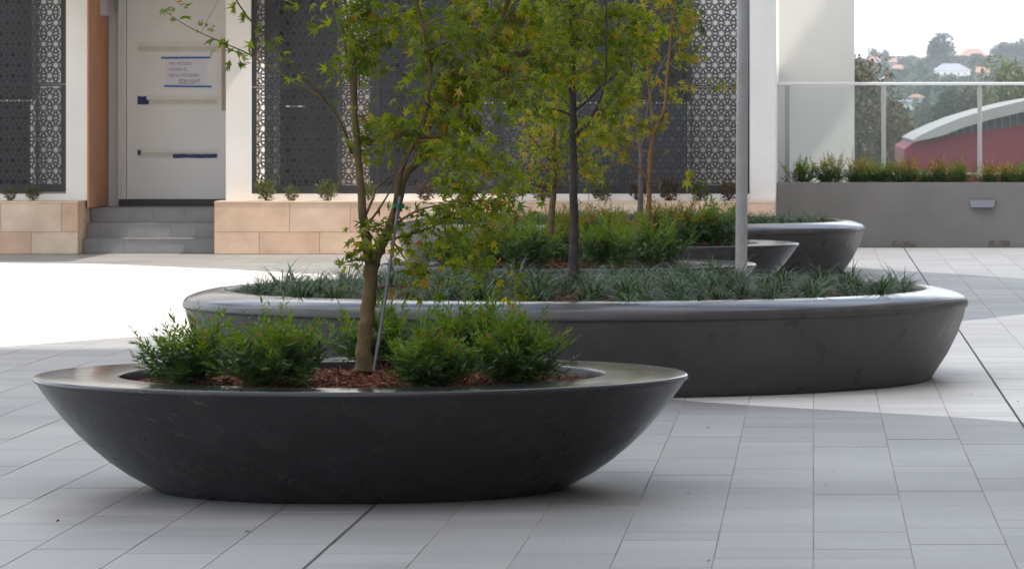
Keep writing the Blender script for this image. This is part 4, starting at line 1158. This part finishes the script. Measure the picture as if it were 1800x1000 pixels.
# shared variants for the further beds
VAR = [nandina_meshes(0.30, 1.0, 34, 0.046, seed=40+i) for i in range(3)]
def mats_y(y): return (M['nandina'], M['nandina_y'] if y else M['nandina_tip'], M['twig_red'])
VARY = []
for a, b_, c in VAR: VARY.append((a, b_.copy(), c))
def put(px, Y, z, sc_, yel, label, group, sz=None, i=[0]):
    i[0] += 1
    src = VARY if yel else VAR
    shrub((PX(px, Y), Y, z), src[i[0] % 3], mats_y(yel), label, group, random.random()*6.28, sc_, sz=sz)
z3 = INFO['p3'][1]+0.01
G3 = 'shrubs in the bowl planter behind the wide grass planter'
for px, Y, s_, yel, lab in ((800, 30.2, 0.95, False, 'dark shrub low behind the near maple foliage'), (868, 30.0, 1.05, True, 'bronze-tipped shrub at the left of the second row'),
    (925, 29.7, 1.15, False, 'dark green shrub left of the dark straight trunk'), (985, 30.6, 1.0, True, 'yellow-tipped shrub just behind the dark straight trunk'),
    (1070, 29.6, 1.12, False, 'dark green shrub right of the dark straight trunk'), (1105, 30.5, 1.1, True, 'yellow and orange-tipped shrub in the second row'), (1148, 29.9, 1.1, False, 'green shrub at the right of the second row')):
    put(px, Y, z3, s_*0.85, yel, lab, G3, sz=s_)
z4 = INFO['p4'][1]+0.01
G4 = 'shrubs in the bowl planter beside the pole'
for px, Y, s_, yel, lab in ((1005, 34.9, 1.0, True, 'yellowish shrub in the third row left of the dark trunk'), (1060, 34.6, 1.1, True, 'golden shrub in the third row right of the dark trunk'),
    (1160, 35.3, 1.05, True, 'orange-tipped shrub at the foot of the tan forked trunk'), (1217, 34.7, 1.15, True, 'broad yellow-green shrub left of the grey pole'), (1264, 34.8, 1.2, False, 'dark based green shrub touching the grey pole'), (900, 35.1, 1.0, True, 'orange-tipped shrub in the third row behind the near foliage')):
    put(px, Y, z4, s_*0.85, yel, lab, G4, sz=s_)
# shrubs in the parapet planter
zp = ZW-0.058
G5 = 'shrubs along the grey planter wall'
for px, s_, yel, lab in ((1410, 1.05, False, 'leftmost shrub on the grey planter wall'), (1462, 1.2, True, 'tall feathery shrub second from the left on the grey wall'), (1512, 1.1, True, 'bronze shrub on the grey wall below the white wall corner'),
    (1548, 0.95, False, 'dark shrub on the grey wall below the first post'), (1590, 1.1, True, 'bright green shrub on the grey wall right of the first post'), (1652, 1.0, True, 'shrub on the grey wall with red wall behind, left one of a pair'),
    (1688, 0.95, False, 'shrub on the grey wall with red wall behind, right one of a pair'), (1625, 0.7, False, 'small brownish shrub between the bright green one and the pair'), (1738, 0.85, True, 'low reddish shrub below the second post'), (1772, 0.9, True, 'low shrub near the right end of the grey wall'), (1800, 0.95, False, 'rightmost shrub on the grey wall at the picture edge'),
    (1860, 1.0, True, 'shrub on the grey wall just past the picture edge'), (1925, 0.95, False, 'second shrub on the grey wall past the picture edge'), (1990, 1.05, True, 'third shrub on the grey wall past the picture edge'), (2060, 0.95, True, 'fourth shrub on the grey wall past the picture edge'), (2130, 1.0, False, 'fifth shrub on the grey wall past the picture edge')):
    put(px, PAR_Y+0.32+random.uniform(-0.06, 0.06), zp, s_*0.72, yel, lab, G5, sz=s_*0.95)

# small shrubs on the sandstone ledge
def ball_mesh(h, rad, n, leaf, seed):
    r = np.random.default_rng(seed)
    v = r.normal(size=(n, 3)); v /= np.linalg.norm(v, axis=1, keepdims=True)
    rr = r.random(n)**0.4
    pos = v*rr[:, None]*np.array([rad, rad, h*0.48])+np.array([0, 0, h*0.52])
    pos[:, :2] *= (0.62+0.5*(pos[:, 2:3]/h)); pos += r.normal(size=(n, 3))*0.012
    d = v+np.array([0, 0, 0.5])+r.normal(size=(n, 3))*0.4
    V, Fc = scatter(OVAL[0], OVAL[1], pos, d, r.normal(size=(n, 3))+np.array([0, 0, 1.0]), leaf*(0.6+0.6*r.random(n)))
    st = MB()
    for k in range(9):
        q = pos[r.integers(n)]
        st.tube([Vector((r.normal()*0.006, r.normal()*0.006, 0)), Vector(q*0.5+np.array([0, 0, 0.01])), Vector(q)], [0.003, 0.0025, 0.0012], 4, False)
    return mesh_np('foliage', V, Fc), st.mesh('stems', True)
BV = [ball_mesh(0.20, 0.10, 420, 0.032, 60+i) for i in range(3)]
BVR = [tuple(m_.copy() for m_ in b_) for b_ in BV]
ledge = [(467, 1.0, 0, 'pale rounded shrub on the ledge nearest the door pillar'), (513, 0.72, 0, 'low sparse shrub on the ledge, second right of the door pillar'), (575, 0.98, 0, 'upright green shrub on the ledge, third right of the door pillar'),
 (648, 0.85, 0, 'small shrub on the ledge just right of the left maple stem'), (748, 0.9, 1, 'dark shrub on the ledge behind the near maple'), (820, 0.9, 1, 'shrub on the ledge hidden behind near maple leaves'), (895, 0.8, 1, 'small dark shrub on the ledge at the edge of the maple leaves'), (953, 0.95, 1, 'dark shrub on the ledge left of the slender maple trunk'),
 (1057, 0.95, 0, 'dark green shrub on the ledge right of the dark straight trunk'), (1122, 0.9, 1, 'shrub on the ledge behind the grey trunk'), (1177, 1.05, 1, 'brownish shrub on the ledge right of the tan trunk'), (1230, 0.95, 0, 'green shrub on the ledge midway to the grey pole'), (1281, 0.95, 1, 'reddish shrub on the ledge beside the grey pole'),
 (18, 0.62, 0, 'low plant on the left ledge at the picture edge'), (58, 0.68, 0, 'low plant on the left ledge near the white wall strip')]
for i, (px, s_, rd, lab) in enumerate(ledge):
    Y = FAC_Y+0.24
    e = empty('ledge_shrub', (PX(px, Y), Y, ZP)); e.scale = (s_*1.05, s_*1.05, s_); e.rotation_euler.z = i*1.3
    tag(e, lab, 'shrub', 'small shrubs on the sandstone ledge')
    src = (BVR if rd else BV)[i % 3]
    link('foliage', src[0], M['box_leaf_red'] if rd else M['box_leaf'], e); link('stems', src[1], M['twig_red'], e)

# ---------------------------------------------------------------- strappy grass tufts
def tuft_mesh(seed, nb=120):
    r = np.random.default_rng(seed); V = []; Fc = []
    for k in range(nb):
        az = r.random()*2*math.pi; el = R(38+46*r.random()); L = 0.12+0.14*r.random(); w = 0.0022+0.0014*r.random()
        c, s = math.cos(az), math.sin(az)
        x = r.random()*0.03; z = 0.0; n = 6; b0 = len(V)
        curl = R(75+85*r.random())
        tw_ = r.normal()*0.25
        for i in range(n+1):
            t = i/n; ww = w*(1-t**2.2)+0.0003
            sx_, sy_ = -math.sin(az+tw_*t), math.cos(az+tw_*t)
            X, Yy = x*math.cos(az+tw_*t), x*math.sin(az+tw_*t)
            V += [(X-sx_*ww, Yy-sy_*ww, z), (X+sx_*ww, Yy+sy_*ww, z)]
            a = el-curl*t**1.4
            x += math.cos(a)*L/n; z += math.sin(a)*L/n
            z = max(z, -0.01 if x < 0.12 else z)
        for i in range(n):
            q = b0+2*i; Fc.append((q, q+1, q+3, q+2))
    return mesh_np('grass_tuft', V, Fc, True)
TV = [tuft_mesh(80+i) for i in range(6)]
for me in TV: me.materials.append(M['grass'])
def tufts(key, n, sp_, group, lab_front, lab_back, skip=None):
    kind, cx, cy, Rr, zr = BOWLS[key]; ri, zs = INFO[key]
    pts = []
    tries = 0
    while len(pts) < n and tries < 9000:
        tries += 1
        a = random.random()*2*math.pi; u = math.sqrt(random.random())*(ri-0.035)
        x, y = cx+u*math.cos(a), cy+u*math.sin(a)
        if skip and skip(x, y): continue
        if all((x-p[0])**2+(y-p[1])**2 > sp_*sp_ for p in pts): pts.append((x, y))
    for i, (x, y) in enumerate(pts):
        u = math.hypot(x-cx, y-cy)
        o = link('grass_tuft', TV[i % 6], None, None, (x, y, zs+0.03*(1-(u/ri)**2)-0.004))
        o.rotation_euler = (random.gauss(0, 0.16), random.gauss(0, 0.16), random.random()*6.28)
        s = random.uniform(0.55, 1.08); o.scale = (s, s, s*random.uniform(0.82, 1.1))
        px = VX+F*x/y
        if key == 'p2': zone = 'left of the near maple' if px < 640 else 'between near maple and dark trunk' if px < 1006 else 'between dark trunk and pole' if px < 1300 else 'right of the pole'
        else: zone = 'left of the dark trunk' if px < 1006 else 'between dark trunk and pole' if px < 1300 else 'right of the pole'
        tag(o, (lab_front if y < cy else lab_back)+', '+zone, 'grass', group)
bx, by = BOWLS['p2'][1:3]
def skip2(x, y):
    px = VX+F*x/y
    if (x-bx)**2+(y-by)**2 < 0.01: return True
    if y < by-0.9 and (950 < px < 1050 or 1290 < px < 1350 or 1500 < px < 1560): return random.random() < 0.85
    return False
tufts('p2', 175, 0.165, 'strappy grass tufts in the wide front planter', 'strappy grass tuft, front half of wide front planter', 'strappy grass tuft, back half of wide front planter', skip2)
tufts('p5', 115, 0.21, 'strappy grass tufts in the wide back planter', 'strappy grass tuft, front half of wide back planter', 'strappy grass tuft, back half of wide back planter')

# ---------------------------------------------------------------- grey pole
YP = 27.85
pole = empty('lamp_pole', (PX(1302, YP), YP, 0)); tag(pole, 'slim grey metal pole standing behind the wide grass planter', 'pole')
def polep(mb, name, mat, smooth=True):
    o = mb.build(name, mat, pole, smooth=smooth); o.matrix_parent_inverse = Matrix.Translation(-Vector(pole.location)); return o
pb, pt = Vector((PX(1302, YP), YP, 0.012)), Vector((PX(1311, YP), YP, 4.6))
polep(MB().tube([pb, pb.lerp(pt, 0.5), pt], [0.0345, 0.0342, 0.034], 28), 'shaft', M['steel'])
polep(MB().tube([pb+Vector((0, 0, -0.012)), pb+Vector((0, 0, 0.004))], [0.10, 0.10], 24), 'base_plate', M['steel'], False)
polep(MB().tube([pt+Vector((0, 0, 0.001)), pt+Vector((0, 0, 0.06)), pt+Vector((0, 0, 0.16)), pt+Vector((0, 0, 0.2))], [0.06, 0.19, 0.17, 0.03], 24), 'lamp_head', M['fixture'])
polep(MB().box(pb.x-0.02, pb.x+0.02, YP-0.036, YP-0.03, 0.30, 0.42), 'hatch', M['steel'], False)

# leaf litter on the paving
n = 46
lp = np.stack([rng.uniform(-4.2, 1.4, n), 13.6+rng.random(n)**1.3*16, np.full(n, 0.006)], 1)
keep = np.array([(x+1.64)**2+(y-17.4)**2 > 0.9 and (x+1.22)**2+(y-24.85)**2 > 4 for x, y, _ in lp]); lp = lp[keep]
V, Fc = scatter(OVAL[0], OVAL[1], lp, np.concatenate([rng.normal(size=(len(lp), 2)), np.zeros((len(lp), 1))], 1), rng.normal(size=(len(lp), 3))*0.25+np.array([0, 0, 1.0]), 0.012+0.016*rng.random(len(lp)))
tag(link('leaf_litter', mesh_np('leaf_litter', V, Fc), M['box_leaf_red']), 'few dark scraps of dry leaf scattered on the pavers', 'litter', kind='stuff')

# ---------------------------------------------------------------- beyond the balustrade
def far_tree(px, py_top, py_bot, w_px, Y, mat, label, name='tree', seed=0, n=900, trunk=True, lobes=7, group='trees in the valley beyond the balustrade'):
    r = np.random.default_rng(seed)
    x = PX(px, Y); zt_ = PZ(py_top, Y); zb_ = PZ(py_bot, Y); g = terrain_h(x, Y)
    w = w_px*Y/F/2; hgt = zt_-zb_
    e = empty(name, (x, Y, g)); tag(e, label, 'tree', group)
    cs = [(r.normal()*w*0.42, r.normal()*w*0.42, zb_-g+hgt*(0.22+0.6*r.random()), 0.30+0.22*r.random()) for _ in range(lobes)]
    cs.append((0, 0, zt_-g-hgt*0.24, 0.34)); cs.append((0, 0, zb_-g+hgt*0.42, 0.55))
    pos = []; nrm = []
    for cx_, cy_, cz_, s in cs:
        k = n//len(cs)
        v = r.normal(size=(k, 3)); v /= np.linalg.norm(v, axis=1, keepdims=True)
        rad = (0.72+0.3*r.random(k))[:, None]
        lim = np.array([w*s*1.5, w*s*1.5, hgt*s*0.75])
        q = v*rad*lim+np.array([cx_, cy_, cz_]); pos.append(q); nrm.append(v)
    pos = np.concatenate(pos); nrm = np.concatenate(nrm)+r.normal(size=(len(pos), 3))*0.45
    pos[:, 2] = np.clip(pos[:, 2], 0.3, zt_-g+0.02*hgt)
    pos[:, 0] = np.clip(pos[:, 0], -w*1.05, w*1.05)
    sz = max(w*0.24, hgt*0.07)*math.sqrt(900/n)*1.15
    V, Fc = scatter(OVAL[0]-np.array([0.5, 0, 0]), OVAL[1], pos, r.normal(size=pos.shape), nrm, sz*(0.6+0.8*r.random(len(pos))))
    link('crown', mesh_np('crown', V, Fc), mat, e)
    mb = MB(); rt = max(0.12, w*0.05)
    zc = zb_-g+hgt*0.5
    mb.tube([Vector((0, 0, -0.2)), Vector((rt*0.6, 0, zc*0.5)), Vector((0, 0, zc))], [rt*1.3, rt, rt*0.6], 7)
    for k in range(4):
        c = cs[k]; mb.tube([Vector((0, 0, zc*0.6)), Vector((c[0]*0.5, c[1]*0.5, (zc*0.6+c[2])/2)), Vector((c[0], c[1], c[2]))], [rt*0.6, rt*0.4, rt*0.2], 5, False)
    mb.build('trunk', M['bark_grey'], e, smooth=True)
    return e
# gum trees and garden trees between the plaza and the hill
far_tree(1512, 100, 360, 140, 190, M['gum_leaf'], 'tall brownish gum tree beside the white end wall', 'gum_tree', 101, 9000, lobes=14)
far_tree(1572, 178, 360, 100, 185, M['gum_leaf'], 'brownish gum tree behind the first balustrade post', 'gum_tree', 102, 7000, lobes=12)
far_tree(1615, 225, 330, 60, 240, M['gum_leaf'], 'lower gum tree left of the curved roof', 'gum_tree', 103, 4000)
far_tree(1775, 102, 250, 92, 330, M['lime_leaf'], 'large yellow-green tree above the curved roof', 'tree', 104, 6000, lobes=12)
far_tree(1722, 150, 250, 70, 380, M['gum_leaf'], 'olive tree left of the yellow-green tree', 'tree', 105, 4000)
far_tree(1672, 152, 245, 76, 430, M['far_leaf'], 'green tree above the left part of curved roof', 'tree', 106, 4000)
far_tree(1625, 205, 290, 44, 420, M['far_leaf'], 'grey-green tree left of the curved roof end', 'tree', 107, 2500)
# red building with curved pale roof
YB = 150.0
rb = empty('red_building', (PX(1700, YB), YB, terrain_h(PX(1700, YB), YB))); tag(rb, 'red walled building with curved pale roof and clerestory windows', 'building')
def rpart(mb, name, mat):
    o = mb.build(name, mat, rb); o.matrix_parent_inverse = Matrix.Translation(-Vector(rb.location)); return o
gz = terrain_h(PX(1700, YB), YB)
wallpoly = [(1590, 262), (1606, 250.5), (1665, 240), (1725, 231), (1800, 219.5), (1900, 206), (2050, 190)]
wp = [(PX(a, YB), PZ(b_, YB)) for a, b_ in wallpoly]
rpart(MB().prism_y([(wp[0][0], gz)] + [(wp[-1][0], gz)] + wp[::-1], YB, YB+18), 'wall', M['red'])
roof_top = [(1605, 246), (1622, 236), (1650, 223), (1690, 207), (1740, 192), (1800, 177.5), (1900, 160), (2050, 145)]
roof_bot = [(1606, 250), (1640, 243), (1665, 236), (1690, 226), (1740, 211), (1800, 197), (1900, 181), (2050, 166)]
rpart(MB().prism_y([(PX(a, YB-0.6), PZ(b_, YB-0.6)) for a, b_ in roof_top][::-1][::-1] and [(PX(a, YB-0.6), PZ(b_, YB-0.6)) for a, b_ in roof_bot+roof_top[::-1]], YB-0.6, YB+18.5), 'roof', M['roof_white'])
gtop = [(1640, 243), (1665, 236), (1690, 226), (1740, 211), (1800, 197), (1900, 181), (2050, 166)]
gl_bot = [(1640, 244.5), (1665, 240.2), (1725, 231.2), (1800, 219.8), (1900, 206.3), (2050, 190.3)]
YG = YB+0.25
rpart(MB().prism_y([(PX(a, YB), PZ(b_-0.0, YB)) for a, b_ in gl_bot+gtop[::-1]], YG, YB+17.5), 'clerestory', M['cleres'])
for k in range(16):
    pxk = 1668+k*13.5
    zt_ = np.interp(pxk, [g_[0] for g_ in gtop], [g_[1] for g_ in gtop]); zb_ = np.interp(pxk, [g_[0] for g_ in wallpoly], [g_[1] for g_ in wallpoly])
    rpart(MB().prism_y([(PX(pxk, YB), PZ(zb_, YB)), (PX(pxk+1.6, YB), PZ(zb_, YB)), (PX(pxk-0.6, YB), PZ(zt_, YB)), (PX(pxk-2.2, YB), PZ(zt_, YB))], YB+0.1, YB+0.24), 'mullion', M['roof_white'])

# hillside: houses, big trees, wooded slope
HOUSES = []
def house(px0, px1, py_eave, py_ridge, py_base, Y, wall_m, roof_m, label, hip=True, nwin=3):
    HOUSES.append((px0, px1, py_base, Y))
    x0, x1 = PX(px0, Y), PX(px1, Y); ze, zr_, zb_ = PZ(py_eave, Y), PZ(py_ridge, Y), PZ(py_base, Y)
    g = min(terrain_h((x0+x1)/2, Y), zb_)-1.0
    e = empty('house', ((x0+x1)/2, Y, g)); tag(e, label, 'house', 'houses on the far hillside')
    def hp(mb, name, mat, par_=None):
        o = mb.build(name, mat, par_ or e)
        if par_ is None: o.matrix_parent_inverse = Matrix.Translation(-Vector(e.location))
        return o
    d = (x1-x0)*0.7
    hp(MB().box(x0, x1, Y, Y+d, g, ze), 'wall', wall_m)
    o_ = 0.5; r = MB(); ins = (x1-x0)*0.28
    r.v = [(x0-o_, Y-o_, ze+0.02), (x1+o_, Y-o_, ze+0.02), (x1+o_, Y+d+o_, ze+0.02), (x0-o_, Y+d+o_, ze+0.02), (x0+ins, Y+d/2, zr_), (x1-ins, Y+d/2, zr_)]
    r.f = [(0, 1, 5, 4), (1, 2, 5), (2, 3, 4, 5), (3, 0, 4), (3, 2, 1, 0)]
    hp(r, 'roof', roof_m)
    ww = (x1-x0)/(nwin*2+1)
    for k in range(nwin):
        xa = x0+ww*(1+2*k)
        w_ = hp(MB().box(xa, xa+ww, Y-0.06, Y-0.01, zb_+(ze-zb_)*0.25, zb_+(ze-zb_)*0.85), 'window', M['house_white'])
        hp(MB().box(xa+0.15, xa+ww-0.15, Y-0.09, Y-0.061, zb_+(ze-zb_)*0.3, zb_+(ze-zb_)*0.8), 'pane', M['house_glass'], w_)
    return e, hp
e, hp = house(1640, 1705, 125, 112, 141, 1250, M['house_white'], M['slate'], 'large white house with balconies on the hillside', nwin=5)
for px in (1640, 1652, 1668, 1682, 1695, 1704):
    hp(MB().box(PX(px-1, 1250), PX(px+1, 1250), 1247.6, 1248.0, PZ(146, 1250), PZ(124, 1250)), 'column', M['house_white'])
hp(MB().box(PX(1638, 1250), PX(1706, 1250), 1247.3, 1249.9, PZ(134.5, 1250), PZ(133, 1250)), 'balcony', M['house_white'])
house(1700, 1742, 128, 118, 140, 1260, M['brick'], M['tile_roof'], 'brick house with red roof right of the white house')
house(1562, 1590, 110, 102, 116, 1500, M['brick'], M['tile_roof'], 'house with orange roof left on the skyline')
house(1566, 1592, 121, 114.5, 127, 1420, M['brick'], M['tile_roof'], 'lower house with orange roof below the skyline one')
house(1592, 1612, 104, 96, 112, 1540, M['brick'], M['tile_roof'], 'house with orange roof left of the tall dark tree')
house(1686, 1735, 99, 86, 112, 1560, M['brick'], M['tile_roof'], 'pink-roofed house on the skyline right of the tall tree')
house(1524, 1548, 107, 100, 113, 1500, M['house_white'], M['tile_roof'], 'pale house at the left end of the skyline')
house(1545, 1560, 140, 135, 148, 1100, M['house_white'], M['slate'], 'pale house just above the top rail', nwin=2)
house(1600, 1622, 172, 166, 182, 800, M['house_white'], M['tile_roof'], 'pale house in the valley seen through the glass', nwin=2)
house(1580, 1602, 180, 175, 190, 760, M['house_white'], M['slate'], 'low pale blue-roofed house in the valley', nwin=2)
hill = [(1652, 61, 125, 58, 1380, 0, 'tall dark rounded tree standing above the skyline'), (1537, 86, 112, 22, 1560, 0, 'small round tree at the left of the skyline'), (1556, 88, 118, 14, 1540, 0, 'narrow conifer beside the left skyline houses'),
 (1765, 74, 112, 46, 1500, 0, 'dark tree mass at the right of the skyline'), (1795, 68, 112, 40, 1510, 0, 'dark conifer group at the right edge of the skyline'), (1600, 100, 122, 40, 1480, 0, 'green tree between the orange-roofed houses'),
 (1632, 106, 140, 50, 1340, 0, 'green tree left of the white house'), (1690, 100, 128, 40, 1420, 0, 'green tree above the white house'), (1722, 96, 124, 36, 1430, 0, 'green tree below the pink-roofed house'), (1752, 108, 140, 44, 1380, 0, 'green tree right of the brick house'),
 (1530, 112, 150, 44, 1300, 0, 'green tree low at the left of the hillside'), (1600, 125, 155, 56, 1180, 0, 'broad green tree left below the white house'), (1668, 132, 150, 26, 1180, 0, 'round bush in front of the white house'), (1560, 128, 152, 40, 1200, 0, 'green tree above the first post'),
 (1720, 140, 165, 44, 1100, 0, 'green tree below the brick house'), (1640, 145, 190, 60, 900, 0, 'dark tree below the white house seen through the glass'), (1700, 150, 195, 50, 860, 0, 'dark tree right of centre seen through the glass'), (1590, 150, 178, 50, 950, 0, 'blue-green tree below the top rail'), (1630, 182, 240, 40, 620, 0, 'dark tree in the valley through the glass'), (1660, 195, 235, 40, 560, 0, 'brownish tree in the valley above the curved roof')]
for i, (px, t, b_, w, Y, _, lab) in enumerate(hill):
    far_tree(px, t, b_, w, Y, M['far_leaf'], lab, 'tree', 200+i, 2400, group='trees on the far hillside')
# wooded slope as one mass
r = np.random.default_rng(300); pos = []; szs = []; nrs = []
for k in range(2800):
    Y = 560+1150*r.random(); px = r.uniform(1380, 2300); x = PX(px, Y)
    g = terrain_h(x, Y); w = 2.0+2.2*r.random(); hh = 3.0+3.0*r.random()
    topy = H0-(g+hh-CH)*F/Y
    if any(a-7 < px < b_+7 and Y < Yh and topy < base-4 for a, b_, base, Yh in HOUSES): continue
    q = r.normal(size=(56, 3)); q /= np.linalg.norm(q, axis=1, keepdims=True)
    pos.append(q*np.array([w, w, hh*0.5])+np.array([x, Y, g+hh*0.5])); szs.append(np.full(56, w*0.62)); nrs.append(q)
pos = np.concatenate(pos); szs = np.concatenate(szs)
nrs = np.concatenate(nrs)+r.normal(size=pos.shape)*0.35
V, Fc = scatter(OVAL[0]-np.array([0.5, 0, 0]), OVAL[1], pos, r.normal(size=pos.shape), nrs, szs*(0.7+0.6*r.random(len(pos))))
tag(link('wooded_hillside', mesh_np('wooded_hillside', V, Fc), M['far_leaf']), 'bluish green woods covering the far hillside', 'woods', kind='stuff')

# ---------------------------------------------------------------- the air
hz = MB().box(-2650, 2650, -650, 3250, -16, 62).mesh('haze')
m, nt, b = mat_new('haze'); nt.nodes.remove(b)
pv = N(nt, 'VolumePrincipled'); pv.inputs['Color'].default_value = (0.86, 0.92, 1.0, 1); pv.inputs['Density'].default_value = 0.00022; pv.inputs['Anisotropy'].default_value = 0.2
nt.links.new(pv.outputs[0], nt.nodes['Material Output'].inputs['Volume'])
tag(link('haze', hz, m), 'pale bluish haze over the valley', 'haze', kind='stuff')
